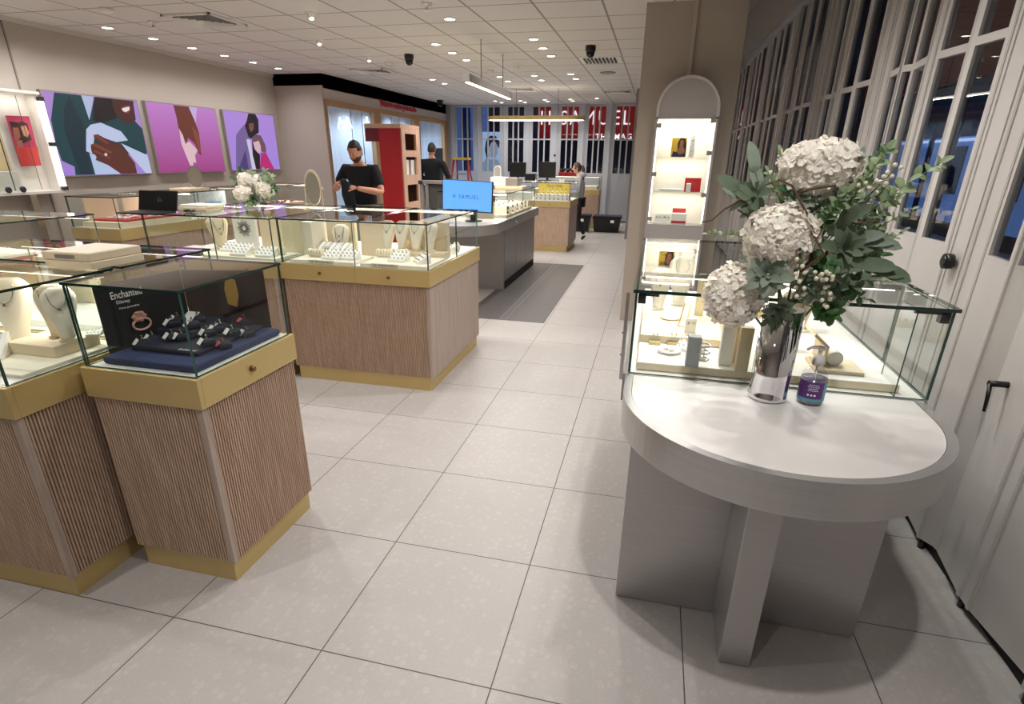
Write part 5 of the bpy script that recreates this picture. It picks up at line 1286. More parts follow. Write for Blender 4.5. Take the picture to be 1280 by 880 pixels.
p = at(244, 221, x=-4.42); oval_mirror(-4.42, p.y, ZT+.001, .16, p.z-ZT+.09, 1.0, 'small oval mirror on the wall counter below the second picture', 'trimgrey')
block(-4.6, -4.3, 4.55, 4.85, ZT+.001, ZT+.02, 'thin cream tray on the wall counter glass behind the laptop', 'cream', 'tray_box', 'tray box')
# laptop seen from behind
a = at(175, 266, y=2.30); c = at(222, 266, y=2.30); tp = at(200, 239, y=2.31)
t = thing('laptop', 'open black laptop seen from behind on the centre island glass', 'laptop', ((a.x+c.x)/2, 2.4, ZT+.001))
ylid = 2.30
for k in range(60):
    if at(174, 239, y=ylid).x > a.x: ylid += .004
    else: break
ztop = at(198, 238.5, y=ylid).z
obj('lid', B().prism_ax([(2.292, ZT+.012), (2.302, ZT+.012), (ylid+.008, ztop), (ylid, ztop)], 'x', a.x, c.x), M['black'], t)
obj('keyboard_base', B().box(a.x, c.x, 2.10 if ylid > 2.33 else 2.296, 2.29 if ylid > 2.33 else 2.5, ZT+.0012, ZT+.012, .002), M['black'], t)
print('LAPTOP', ylid, ztop, a, c)
mx_ = (a.x+c.x)/2+.02; zc = (ZT+ztop)/2+.01; yl = (2.292+ylid)/2-.002; b = B(); b.tube([(mx_+.017*math.cos(2*PI*k/20), yl, zc+.017*math.sin(2*PI*k/20)) for k in range(21)], .0012, 5, cap=False); obj('logo_ring', b, M['trimgrey'], t)
text_fit('logo_lettering', 'DELL', mx_-.011, mx_+.011, zc-.004, zc+.004, yl-.0002, M['trimgrey'], t, .0004)
b = B(); b.ell((c.x+.05, 2.36, ZT+.013), (.05, .03, .012), 12, 8); single('computer_mouse', b, M['black'], 'black mouse and cable lump beside the laptop', 'computer mouse')
p = at(252, 262, z=ZT); t = thing('tray_box', 'flat cream tray box lying between the laptop and the bouquet', 'tray box', (p.x, p.y, ZT+.001)); obj('box_body', B().box(p.x-.13, p.x+.12, p.y-.09, p.y+.1, ZT+.001, ZT+.022, .003), M['cream'], t); obj('box_lid', B().box(p.x-.12, p.x+.13, p.y-.08, p.y+.11, ZT+.0222, ZT+.04, .003), M['ivory'], t)

# ---- blue monitor and things on the grey counter
t = thing('monitor', 'black-framed monitor with bright blue screen and shop name on the grey counter', 'monitor', (-1.14, 5.2, .867))
RM = Matrix.Translation((-1.137, 5.2, 1.147)) @ Matrix.Rotation(math.radians(2), 4, 'Y') 
def mm(b): q = B(); q.add(b.bm, RM); return q
MH = obj('housing', mm(B().box(-.302, .302, -.01, .02, -.172, .172, .004)), M['black'], t); obj('screen', mm(B().box(-.292, .292, -.0112, -.0102, -.158, .164)), M['bluescreen'], MH)
tb = text_bm('H SAMUEL', 1, 0, 0, 1.4); xs = [v.co.x for v in tb.verts]; ys = [v.co.y for v in tb.verts]
for v in tb.verts: v.co = Vector((-.17+(v.co.x-min(xs))/(max(xs)-min(xs))*.31, -.0118, -.028+(v.co.y-min(ys))/(max(ys)-min(ys))*.044))
q = B(); q.add(tb, RM); obj('lettering', q, mat('navy print', '0a1a3a', .6), MH, recalc=False)
obj('stand', B().box(-1.11, -1.05, 5.22, 5.25, .875, 1.05), M['black'], t); obj('stand_base', B().cyl((-1.08, 5.24, .8675), .10, .01, 24), M['black'], t)
t = thing('card_box', 'white and pale grey leaflet box on the grey counter glass', 'box', (-.98, 6.9, ZT+.001))
a = at(613, 235, y=6.75); c = at(647, 222, y=6.75)
obj('box_body', B().box(a.x, (a.x+c.x)/2+.02, 6.75, 6.95, ZT+.03, c.z, .003), M['card'], t); obj('mesh_face', B().box((a.x+c.x)/2+.022, c.x, 6.75, 6.95, ZT+.03, c.z-.01, .002), M['trimgrey'], t)
t = thing('presentation_box', 'cream presentation box under the white box on the grey counter', 'tray box', (-.95, 6.8, ZT+.001)); obj('box_body', B().box(a.x+.08, c.x+.08, 6.7, 7.0, ZT+.001, ZT+.028, .003), M['cream'], t)
cxm = at(622, 222, y=6.86); t = thing('arch_mirror', 'small white arch-shaped mirror standing on the leaflet box', 'mirror', (cxm.x, 6.86, c.z+.001)); r_ = .05
b = B(); b.prism_ax([(cxm.x-r_, c.z+.001), (cxm.x+r_, c.z+.001)]+[(cxm.x+r_*math.cos(PI*k/14), c.z+.10+r_*math.sin(PI*k/14)) for k in range(15)], 'y', 6.85, 6.865); obj('frame', b, M['white'], t)
b = B(); b.prism_ax([(cxm.x-r_*.85, c.z+.008), (cxm.x+r_*.85, c.z+.008)]+[(cxm.x+r_*.85*math.cos(PI*k/14), c.z+.10+r_*.85*math.sin(PI*k/14)) for k in range(15)], 'y', 6.847, 6.8495); obj('mirror_glass', b, mat('grey mirror face', 'b5b0ac', .25, .5), t)
# screens on the far square counter
for i, (x0, x1, y0, y1, lab) in enumerate(((637, 657.5, 203, 221, 'black-backed monitor behind the white arch mirror'), (673, 695, 202.5, 222, 'black-backed monitor on the yellow watch counter'))):
    a = at(x0, y1, y=9.75); c = at(x1, y0, y=9.75); mxx = (a.x+c.x)/2
    t = thing('monitor', lab, 'monitor', (mxx, 9.8, ZT+.001)); obj('housing', B().box(a.x, c.x, 9.75, 9.78, a.z, c.z, .004), M['black'], t); obj('stand', B().box(mxx-.02, mxx+.02, 9.781, 9.81, ZT+.01, a.z+.12), M['black'], t); obj('stand_base', B().cyl((mxx, 9.79, ZT+.001), .09, .01, 20), M['black'], t)
a = at(658, 226, y=9.7); c = at(671, 217, y=9.7); single('cash_printer', B().box(a.x, c.x, 9.55, 9.73, ZT+.001, c.z, .01), M['black'], 'black receipt printer between the two dark monitors', 'printer')
t = thing('payment_terminal', 'small white card reader beside the right dark monitor', 'card reader', (-.7, 9.4, ZT+.001)); obj('body', B().box(-.74, -.66, 9.3, 9.42, ZT+.001, ZT+.04, .006), M['white'], t); obj('keypad', B().box(-.73, -.67, 9.31, 9.36, ZT+.0402, ZT+.042), M['dkgrey'], t)

# ================================================================ WALL PICTURES
def art(th, Xp, to, shapes, name='printed_shape', lay=.0012, estr=.8, box_=None):
    for i, (nm, col, pts) in enumerate(shapes):
        P3 = [at(*to(*q), x=Xp) for q in pts]
        if box_:
            for q in P3: q.y = min(max(q.y, box_[0]+.004), box_[1]-.004); q.z = min(max(q.z, box_[2]+.004), box_[3]-.004)
        b = B(); d = .0006+lay*(i+1)*.5
        b.prism_ax([(q.y, q.z) for q in P3], 'x', Xp+d-.0004, Xp+d)
        obj(nm, b, mat('print '+col, col if estr == 0 else '141414', .5, emit=col, estr=estr), th)
def lightbox(lab, y0, y1, z0, z1, bg, bg2, to, shapes):
    t = thing('backlit_picture', lab, 'picture', (-5.47, (y0+y1)/2, z0))
    obj('frame', B().box(-5.499, -5.4515, y0-.012, y1+.012, z0-.012, z1+.012), M['trimgrey'], t)
    m = mat('picture ground '+bg, bg, .5, emit=bg, estr=.80); nt = m.node_tree; pr = nt.nodes['Principled BSDF']
    ge = nt.nodes.new('ShaderNodeNewGeometry'); se = nt.nodes.new('ShaderNodeSeparateXYZ'); mr = nt.nodes.new('ShaderNodeMapRange'); mr.inputs[1].default_value = z0; mr.inputs[2].default_value = z1
    mx = nt.nodes.new('ShaderNodeMix'); mx.data_type = 'RGBA'; mx.inputs[6].default_value = (*lin(bg2), 1); mx.inputs[7].default_value = (*lin(bg), 1)
    nt.links.new(ge.outputs['Position'], se.inputs[0]); nt.links.new(se.outputs[2], mr.inputs[0]); nt.links.new(mr.outputs[0], mx.inputs[0]); nt.links.new(mx.outputs[2], pr.inputs['Emission Color']); pr.inputs['Base Color'].default_value = (.02, .02, .02, 1)
    obj('picture_panel', B().box(-5.4512, -5.45, y0, y1, z0, z1), m, t)
    art(t, -5.45, to, shapes, box_=(y0, y1, z0, z1)); return t
f1 = lambda a, b_: (a*.1818, 90+b_*.1818)
lightbox('backlit picture of a smiling person hugging someone in a dark green jacket', 4.02, 5.215, 1.32, 2.165, 'b087d2', 'a583d8', f1, [
 ('printed_jacket', '0e3f46', [(370, 135), (555, 152), (615, 330), (650, 170), (915, 195), (920, 330), (980, 390), (1012, 560), (935, 600), (880, 560), (860, 720), (520, 712), (512, 650), (425, 610), (380, 500), (350, 330)]),
 ('printed_jacket_fold', '0a2c38', [(440, 250), (475, 160), (600, 420), (600, 560), (640, 712), (560, 712), (470, 480), (440, 400)]),
 ('printed_shirt', 'b7c3e0', [(555, 152), (640, 165), (613, 330)]),
 ('printed_hair', '1c1014', [(645, 168), (770, 178), (800, 250), (800, 320), (700, 350), (640, 330)]),
 ('printed_face', '4a2420', [(765, 178), (910, 192), (932, 325), (915, 352), (860, 350), (800, 300), (775, 240)]),
 ('printed_lips', '8c3a3c', [(828, 250), (850, 232), (890, 230), (898, 255), (880, 288), (852, 282)]),
 ('printed_teeth', 'f0e8ea', [(836, 250), (886, 238), (888, 262), (862, 276), (842, 268)]),
 ('printed_sleeve', 'c3cdec', [(590, 395), (620, 362), (690, 348), (830, 408), (878, 470), (800, 482), (760, 470), (650, 430), (630, 560), (590, 545)]),
 ('printed_cuff', 'b9c9ec', [(612, 556), (720, 590), (835, 705), (655, 712)]),
 ('printed_arm', 'c3cdec', [(830, 490), (1010, 572), (1043, 695), (1000, 695), (925, 610)]),
 ('printed_hand', '5c2a20', [(640, 432), (668, 428), (760, 478), (825, 500), (925, 625), (940, 700), (830, 704), (740, 640), (655, 605), (660, 582), (625, 545), (620, 505), (650, 490), (700, 500), (645, 460)]),
 ('printed_finger', '7c4030', [(640, 434), (664, 430), (745, 490), (735, 500)]), ('printed_finger', '7c4030', [(618, 498), (650, 490), (770, 550), (760, 562), (700, 540)]), ('printed_finger', '7c4030', [(626, 540), (650, 535), (760, 592), (750, 602)]),
 ('printed_ring', 'd8d8e6', [(716, 556), (734, 562), (730, 580), (713, 572)])])
f2 = lambda a, b_: (a*.28125, b_*.28125)
lightbox('backlit magenta picture of two clasped hands', 5.35, 6.58, 1.325, 2.17, 'c47fd0', 'a63a86', f2, [
 ('printed_cuff', 'cdb4e4', [(838, 470), (874, 474), (870, 545), (850, 520)]),
 ('printed_hand', '6d3427', [(768, 462), (836, 468), (862, 530), (884, 590), (895, 690), (884, 684), (866, 640), (836, 612), (822, 650), (808, 640), (796, 590), (784, 520)]),
 ('printed_fingers', 'e6c3cc', [(794, 570), (812, 600), (824, 640), (840, 628), (862, 650), (878, 668), (866, 690), (872, 725), (858, 720), (862, 752), (850, 748), (826, 690), (806, 640)]),
 ('printed_finger', '8a4a3a', [(850, 560), (880, 590), (894, 680), (884, 676), (868, 620)])])
f3 = lambda a, b_: (270+a*.10227, 130+b_*.10227)
lightbox('backlit lilac picture of a tall person hugging a curly-haired person', 6.745, 7.95, 1.33, 2.17, 'b48ae0', 'a98be6', f3, [
 ('printed_jacket', '77649c', [(345, 255), (300, 300), (245, 380), (245, 810), (450, 810), (410, 560), (370, 430), (420, 420), (400, 300)]),
 ('printed_jacket_shade', '4f4076', [(330, 640), (360, 560), (400, 800), (350, 806), (290, 760)]),
 ('printed_hair', '1a1220', [(392, 102), (475, 108), (515, 190), (522, 350), (470, 380), (430, 430), (395, 400), (350, 260), (375, 200)]),
 ('printed_face', '7d4c40', [(400, 240), (455, 230), (460, 300), (430, 345), (402, 300)]),
 ('printed_shirt', 'd3cfe6', [(368, 430), (415, 440), (445, 600), (485, 800), (440, 806), (405, 600)]),
 ('printed_dark_top', '1c1018', [(440, 440), (475, 560), (535, 620), (540, 806), (492, 806), (445, 620)]),
 ('printed_curls', '70505a', [(430, 415), (480, 370), (545, 385), (600, 500), (612, 590), (560, 590), (520, 470), (450, 470)]),
 ('printed_face', 'dcb8bf', [(450, 470), (520, 448), (545, 520), (540, 580), (512, 602), (468, 545)]),
 ('printed_coat', 'bf2a74', [(545, 600), (605, 590), (655, 690), (712, 806), (538, 806)])])
f4 = lambda a, b_: (a*.2273, 100+b_*.2273)
t = thing('poster', 'pink and red poster of two cheek-to-cheek women inside the lit wall cabinet', 'poster', (-5.4, 3.3, 1.5))
P3 = [at(*f4(*q), x=-5.43) for q in ((30, 195), (160, 200), (228, 470), (118, 475))]; b = B(); b.prism_ax([(q.y, q.z) for q in P3], 'x', -5.434, -5.43); obj('poster_sheet', b, mat('poster pink', 'b8305c', .5), t)
art(t, -5.43, f4, [('printed_dress', 'd23c3c', [(82, 360), (150, 372), (205, 365), (222, 466), (120, 470)]), ('printed_hair', '3a1c1e', [(48, 225), (100, 235), (120, 225), (150, 240), (165, 300), (175, 330), (120, 350), (80, 330)]),
 ('printed_face', 'a05c4c', [(68, 262), (100, 262), (112, 310), (100, 335), (80, 330)]), ('printed_face', 'c98a70', [(112, 255), (140, 250), (160, 290), (150, 318), (128, 305)]), ('printed_neck', 'a86a58', [(88, 335), (118, 330), (130, 372), (98, 375)])], estr=.0)
block(-5.42, -5.36, 2.95, 3.2, 1.181, 1.4, 'white printed jewellery card stack low in the lit wall cabinet', 'card', 'display_card', 'display card'); block(-5.42, -5.36, 3.22, 3.47, 1.181, 1.38, 'white earring cards at the open end of the lit wall cabinet', 'card', 'display_card', 'display card')
put(bustI, (-5.39, 3.08, 1.4005), 'white bust on the card stack in the lit wall cabinet', PI/2, .7)
block(-5.42, -5.37, 2.6, 2.85, 1.7565, 1.95, 'white glowing card high in the lit wall cabinet', 'card', 'display_card', 'display card'); block(-5.42, -5.37, 2.62, 2.9, 1.4265, 1.55, 'white printed cards on the lower cabinet shelf at the frame edge', 'card', 'display_card', 'display card')

# ---- bay window lettering
bl = thing('window_lettering', 'glowing white capital letters inside the first bay window', 'lettering', (-5.2, 9, 2.1))
for s, px0, px1, py0, py1 in (('/', 422, 427.5, 147, 160), ('A', 430, 439, 147, 159.5), ('L', 457.5, 464, 146.5, 153)):
    a = at(px0, py1, x=-5.1); c = at(px1, py0, x=-5.1); text_fit('letter', s if s != '/' else 'V', a.y, c.y, (c if s == '/' else a).z, (a if s == '/' else c).z, -5.1, M['whitelit'], bl, .02, .0, 1., axis='x')
tx = thing('wall_lettering', 'red lettering on the bay header reading Time to make you smile', 'sign', (-4.6, 11.2, 2.5))
text_fit('lettering', 'Time to make you smile', 10.25, 12.14, 2.46, 2.615, -4.598, M['redflat'], tx, .012, .05, .9, axis='x')

# ================================================================ RED KIOSK, CASE, LADDER, CRATES
K = thing('display_kiosk', 'tall red and plywood display kiosk standing between the two men', 'display kiosk', (-3.6, 8.8, 0))
zk = 2.075; yb = at(524, 160, x=-3.39).y; yb = min(max(yb, 9.1), 9.9)
obj('red_front', B().box(-3.80, -3.41, 8.5, 8.53, 0, zk-.07), M['red'], K); obj('red_header', B().box(-4.06, -3.80, 8.5, 8.60, zk-.28, zk-.07), mat('dark red header', '6e1420', .5), K)
obj('top_board', B().box(-4.06, -3.39, 8.49, yb, zk-.068, zk), M['pale_ply'], K)
b = B(); X0, X1 = -3.41, -3.39
ys = [8.53, 8.53+(yb-8.53)*.18, 8.53+(yb-8.53)*.78, yb]
b.box(-3.43, -3.39, ys[0], ys[1], 0, zk-.07); b.box(-3.43, -3.39, ys[2], ys[3], 0, zk-.07)
for z0, z1 in ((1.93, zk-.07), (1.55, 1.66), (1.08, 1.25), (0, .2), (.62, .78)): b.box(-3.43, -3.39, ys[1], ys[2], z0, z1)
obj('plywood_frame', b, M['pale_ply'], K); b = B(); b.box(-3.80, -3.79, 8.53, yb, 0, zk-.07); b.box(-3.79, -3.43, yb-.02, yb, 0, zk-.07)
for z in (1.6, 1.2, .7): b.box(-3.79, -3.43, 8.53, yb-.02, z-.01, z+.01)
obj('inner_shelving', b, mat('kiosk interior', '7c5a48', .6), K)
for i, (y0, y1, lab) in enumerate(((ys[1]+.04, ys[1]+.24, 'left'), (ys[1]+.34, ys[1]+.52, 'right'))):
    block(-3.5, -3.45, y0, y1, 1.211, 1.5, 'white board standing on the middle kiosk shelf, %s one' % lab, 'card', 'display_card', 'display card')
t = thing('equipment_case', 'dark grey panel case with aluminium posts and rail behind the blue monitor', 'equipment case', (-2.2, 7.5, 0))
z1 = at(540, 226, y=7.4).z; xa = at(525, 240, y=7.4).x; xb = -1.95
obj('panel', B().box(xa+.10, xb, 7.42, 7.46, .05, z1-.05), mat('dark case panel', '4a4846', .6), t)
for x in (xa, xa+.09): obj('post', B().box(x, x+.045, 7.39, 7.47, 0, z1-.045, .004), M['trimgrey'], t)
obj('top_rail', B().box(xa-.01, xb+.02, 7.38, 7.60, z1-.044, z1, .004), M['trimgrey'], t); obj('corner_bracket', B().box(xa-.012, xa+.06, 7.375, 7.3795, z1-.05, z1+.002), M['dkgrey'], t)
L_ = thing('step_ladder', 'red fibreglass step ladder with yellow top near the far shutter', 'ladder', (-3.48, 12.2, 0))
M['ladred'] = mat('red ladder rail', '9a2438', .5); zt = 1.545; xc = at(576.5, 197, y=12.0).x
b = obj('top_cap', B().box(xc-.2, xc+.2, 11.92, 12.12, zt-.05, zt, .006), mat('yellow ladder top', 'd6b02c', .5), L_)
for sgn in (-1, 1):
    obj('front_rail', B().tube([(xc+sgn*.33, 11.55, .0), (xc+sgn*.17, 11.97, zt-.05)], .03, 4), M['ladred'], L_); obj('rear_rail', B().tube([(xc+sgn*.30, 12.6, .0), (xc+sgn*.13, 12.07, zt-.05)], .022, 4), M['ladred'], L_)
for i in range(4):
    f = (i+1)/5; z = f*(zt-.05); y = 11.55+.42*f; w = .33-.16*f; obj('tread', B().box(xc-w, xc+w, y-.03, y+.05, z-.012, z+.012), M['trimgrey'], L_)
for z in (.35, .95): f = z/zt; obj('brace', B().tube([(xc-.30+.17*f, 12.6-.53*f, z), (xc+.30-.17*f, 12.6-.53*f, z)], .01, 6), M['trimgrey'], L_)
def crate(x0, x1, y0, y1, h, lab):
    t = thing('storage_crate', lab, 'crate', ((x0+x1)/2, (y0+y1)/2, 0)); b = B(); s = .04
    lo = [b.bm.verts.new(p) for p in ((x0+s, y0+s, .001), (x1-s, y0+s, .001), (x1-s, y1-s, .001), (x0+s, y1-s, .001))]; hi = [b.bm.verts.new(p) for p in ((x0, y0, h), (x1, y0, h), (x1, y1, h), (x0, y1, h))]
    b._f(lo[::-1]); b._f(hi)
    for i in range(4): b._f([lo[i], lo[(i+1) % 4], hi[(i+1) % 4], hi[i]])
    obj('crate_body', b, M['black'], t); obj('rim', B().box(x0-.012, x1+.012, y0-.012, y1+.012, h-.05, h-.02), M['black'], t)
    obj('lid_flap', B().box(x0, x1, y0, (y0+y1)/2-.002, h+.001, h+.012), mat('navy crate lid', '151c3a', .4), t); obj('lid_flap', B().box(x0, x1, (y0+y1)/2+.002, y1, h+.001, h+.012), MATS['navy crate lid'], t)
    obj('label_sticker', B().box(x1-.22, x1-.14, y0-.006, y0-.004, h-.13, h-.07), M['card'], t)
crate(-.36, .26, 11.95, 12.4, .345, 'black storage crate with navy lid on the floor by the far shutter')
crate(-.82, -.42, 11.9, 12.3, .36, 'black storage crate half hidden behind the woman')
t = thing('folded_easel', 'dark standing sign leaning beside the far end of the bay windows', 'sign stand', (-4.35, 12.6, 0)); obj('board', B().box(-4.5, -4.15, 12.58, 12.61, .3, 1.75), mat('dark grey-blue board', '46525c', .5), t); obj('leg', B().tube([(-4.45, 12.55, 0), (-4.42, 12.57, 1.3)], .015, 6), M['dkgrey'], t); obj('leg', B().tube([(-4.2, 12.55, 0), (-4.23, 12.57, 1.3)], .015, 6), M['dkgrey'], t)
# ================================================================ PEOPLE
def skin_bm(verts, edges, radii, root=0, sub=2):
    me = bpy.data.meshes.new('s'); me.from_pydata([tuple(v) for v in verts], edges, []); ob = bpy.data.objects.new('s', me); COL.objects.link(ob)
    ob.modifiers.new('skin', 'SKIN').use_smooth_shade = True
    if not me.skin_vertices: me.attributes.new  # layer is added with the modifier
    if not me.skin_vertices:
        bpy.context.view_layer.objects.active = ob
        bpy.ops.object.modifier_remove(modifier='skin'); bpy.ops.object.modifier_add(type='SKIN')
    for i, r in enumerate(radii):
        sv = me.skin_vertices[0].data[i]; sv.radius = r if hasattr(r, '__len__') else (r, r); sv.use_root = (i == root)
    s = ob.modifiers.new('sub', 'SUBSURF'); s.levels = sub; s.render_levels = sub
    dg = bpy.context.evaluated_depsgraph_get(); dg.update()
    m2 = bpy.data.meshes.new_from_object(ob.evaluated_get(dg)); bm = bmesh.new(); bm.from_mesh(m2)
    for f in bm.faces: f.smooth = True
    bpy.data.objects.remove(ob); bpy.data.meshes.remove(me); bpy.data.meshes.remove(m2); return bm
def chain(spec):
    """spec: {name: (pos, radius, parent)} -> lists"""
    names = list(spec); idx = {n: i for i, n in enumerate(names)}
    return [spec[n][0] for n in names], [(idx[spec[n][2]], idx[n]) for n in names if spec[n][2]], [spec[n][1] for n in names]
def head_bm(c, s, R, beard=False):
    """head of height s*.23 centred c, facing -y before the rotation R"""
    b = B(); t = bmesh.new(); bmesh.ops.create_uvsphere(t, u_segments=20, v_segments=16, radius=1)
    for v in t.verts:
        x, y, z = v.co
        w = .072*(1-.22*max(0, -z)**1.5) ; d = .095*(1-.10*max(0, -z))
        X = x*w; Y = y*d; Z = z*.115
        if y < 0 and z < -.3: Y -= .008*(-z)
        if y < -.5 and .0 < z < .32: Y += .006            # eye sockets
        if y > .2 and z < -.35: Y *= .72
        v.co = Vector((X, Y, Z))
    for f in t.faces: f.smooth = True
    b.add(t)
    b.tube([(0, -.092, .012), (0, -.103, -.01), (0, -.113, -.026), (0, -.098, -.034)], [.006, .009, .013, .008], 8)
    for sx in (-1, 1):
        b.ell((sx*.0715, .008, -.004), (.008, .018, .03), 10, 8)
    b.mi(1).ell((0, -.093, -.060), (.024, .010, .0055), 12, 6)
    for sx in (-1, 1): b.mi(2).ell((sx*.029, -.083, .008), (.012, .008, .0045), 10, 6); b.mi(3).ell((sx*.029, -.0905, .007), (.0055, .003, .0055), 8, 6)
    b.mi(0)
    for v in b.bm.verts: v.co = Vector(c) + R @ (v.co*s)
    return b
def hair_bm(c, s, R, style='short'):
    b = B(); t = bmesh.new(); bmesh.ops.create_uvsphere(t, u_segments=24, v_segments=18, radius=1); kill = []
    for v in t.verts:
        x, y, z = v.co
        if style == 'beard':
            if z > -.25 or y > .3 or (abs(x) < .38 and z > -.42 and y < 0): kill.append(v)
            X_ = x*.0755*(1-.22*max(0, -z)**1.5); Y_ = y*.0985*(1-.10*max(0, -z))
            if y < 0 and z < -.3: Y_ -= .008*(-z)
            v.co = Vector((X_, Y_, z*.1185)); continue
        low = (.42 if y < -.55 else (.05 if y < 0 else -.42)) if style == 'short' else (.40 if y < -.5 else (-.25 if y < .2 else -.6))
        if z < low: kill.append(v)
        g = 1.06+.02*math.sin(9*x+7*y) + (.03 if z > .5 else 0)
        v.co = Vector((x*.0745*g, y*.098*g, z*.119*g))
    bmesh.ops.delete(t, geom=kill, context='VERTS')
    r = bmesh.ops.solidify(t, geom=t.faces[:], thickness=.006)
    for f in t.faces: f.smooth = True
    b.add(t)
    if style == 'tail':
        b.tube([(0, .09, .045), (0, .125, .05), (.005, .15, -.01), (.01, .15, -.12), (.02, .14, -.24), (.02, .13, -.33)], [.018, .026, .036, .042, .034, .008], 10)
    for v in b.bm.verts: v.co = Vector(c) + R @ (v.co*s)
    return b
def hand_bm(wrist, d, palm_n, curl=.9, s=1., side=1):
    """palm + four unequal bent fingers + thumb from the side of the palm"""
    d = Vector(d).normalized(); n = Vector(palm_n); n = (n-d*n.dot(d)).normalized(); u = d.cross(n)*side; w = Vector(wrist); b = B()
    v, e, r = [w, w+d*.035*s, w+d*.085*s], [(0, 1), (1, 2)], [(.020*s, .016*s), (.034*s, .015*s), (.036*s, .013*s)]
    b.add(skin_bm(v, e, [.02*s, .026*s, .026*s], 0, 1))
    b.ell(w+d*.055*s, (.034*s, .040*s, .014*s), 12, 8, Matrix((u, d, n)).transposed())
    for k, (off, L) in enumerate(((-.027, .070), (-.009, .078), (.009, .072), (.026, .058))):
        p = w+d*.085*s+u*off*s; pts = [p-d*.01*s, p]; ang = .15
        for q in (.42, .32, .26):
            ang += curl*(.65 if q == .42 else .8); pts.append(pts[-1]+(d*math.cos(ang)+n*math.sin(ang))*L*q*s)
        b.tube(pts, [.0095*s, .0092*s, .0085*s, .008*s, .006*s], 8); b.ell(pts[-1], (.006*s,)*3, 8, 6)
    p = w+d*.03*s-u*.028*s; pts = [p, p-u*.02*s+d*.02*s+n*.01*s, p-u*.022*s+d*.045*s+n*.028*s, p-u*.012*s+d*.062*s+n*.04*s]
    b.tube(pts, [.013*s, .0115*s, .0095*s, .007*s], 8); b.ell(pts[-1], (.007*s,)*3, 8, 6)
    return b.bm
def person(label, base, J, s, Rh, skinm, top, bottom, hairm, hairstyle, sleeves='short', hands=None, group=None, shoe='black', hem=-.06, hood=False, wide=1., beard=False):
    """J: joints in the place's coordinates; s: scale to a 1.75 m body; Rh: head rotation"""
    t = thing('person', label, 'person', base)
    lerp = lambda a, c, k: Vector(a).lerp(Vector(c), k)
    spec = {'pel': (J['pel'], (.10*s, .075*s), None), 'wst': (J['wst'], (.09*s, .065*s), 'pel'), 'chs': (J['chs'], (.105*s, .07*s), 'wst'), 'ups': (J['ups'], (.075*s, .055*s), 'chs'), 'nck': (J['nck'], .055*s, 'ups'), 'hdb': (J['hdb'], .052*s, 'nck')}
    for q in 'LR':
        spec['sh'+q] = (J['sh'+q], .045*s, 'ups'); spec['ua'+q] = (lerp(J['sh'+q], J['el'+q], .5), .048*s, 'sh'+q); spec['el'+q] = (J['el'+q], .040*s, 'ua'+q)
        spec['fa'+q] = (lerp(J['el'+q], J['wr'+q], .35), .041*s, 'el'+q); spec['wr'+q] = (J['wr'+q], .027*s, 'fa'+q)
        spec['hp'+q] = (J['hp'+q], .075*s, 'pel'); spec['th'+q] = (lerp(J['hp'+q], J['kn'+q], .5), .068*s, 'hp'+q); spec['kn'+q] = (J['kn'+q], .056*s, 'th'+q)
        spec['cf'+q] = (lerp(J['kn'+q], J['an'+q], .3), .054*s, 'kn'+q); spec['an'+q] = (J['an'+q], .036*s, 'cf'+q)
    v, e, r = chain(spec); b = B(); b.add(skin_bm(v, e, r, 0, 2))
    hc = J['head']; hb = head_bm(hc, s, Rh)
    for f in hb.bm.faces: f.tag = True
    n0 = len(b.bm.faces); bm2 = hb.bm; mp = {}
    for q in bm2.verts: mp[q] = b.bm.verts.new(q.co)
    for f in bm2.faces:
        g = b.bm.faces.new([mp[q] for q in f.verts]); g.material_index = f.material_index; g.smooth = True
    bm2.free()
    for q in 'LR':
        wr = Vector(J['wr'+q]); d, n = (hands[q] if hands else ((wr-Vector(J['el'+q])), Vector((0, -1, 0)))); b.add(hand_bm(wr, d, n, .9, s, 1 if q == 'L' else -1))
    obj('body', b, [M[skinm], M['lips'], M['eyew'], M['eyed']], t, recalc=False)
    obj('hair', hair_bm(hc, s, Rh, hairstyle), M[hairm], t)
    if beard: obj('beard', hair_bm(hc, s, Rh, 'beard'), mat('short beard', '4a3226', .8), t)
    k = wide; sp2 = {'pel': (lerp(J['pel'], J['wst'], hem), (.165*s*k, .12*s), None), 'wst': (J['wst'], (.158*s*k, .115*s), 'pel'), 'chs': (J['chs'], (.19*s*k, .13*s), 'wst'), 'ups': (J['ups'], (.145*s*k, .105*s), 'chs'), 'nck': (lerp(J['ups'], J['nck'], .62), .068*s, 'ups')}
    for q in 'LR':
        sp2['sh'+q] = (J['sh'+q], .070*s, 'ups'); sp2['ua'+q] = (lerp(J['sh'+q], J['el'+q], .55), .062*s, 'sh'+q)
        if sleeves == 'long': sp2['el'+q] = (J['el'+q], .054*s, 'ua'+q); sp2['fa'+q] = (lerp(J['el'+q], J['wr'+q], .5), .05*s, 'el'+q); sp2['wr'+q] = (lerp(J['el'+q], J['wr'+q], .93), .040*s, 'fa'+q)
        else: sp2['el'+q] = (lerp(J['sh'+q], J['el'+q], .78), .060*s, 'ua'+q)
    v, e, r = chain(sp2); b = B(); b.add(skin_bm(v, e, r, 0, 2))
    for vv in b.bm.verts: vv.co += Vector((noise.noise(vv.co*14), noise.noise(vv.co*14+Vector((5, 0, 0))), 0))*.008
    obj('top', b, M[top], t, recalc=False)
    if hood:
        b = B(); R = Matrix.Rotation(0, 3, 'Z'); b.ell(Vector(J['nck'])+Vector(hood), (.10*s, .09*s, .075*s), 14, 10); obj('hood', b, M[top], t)
    sp3 = {'pel': (J['pel']+V3(0, 0, -.02), (.143*s, .108*s), None)}
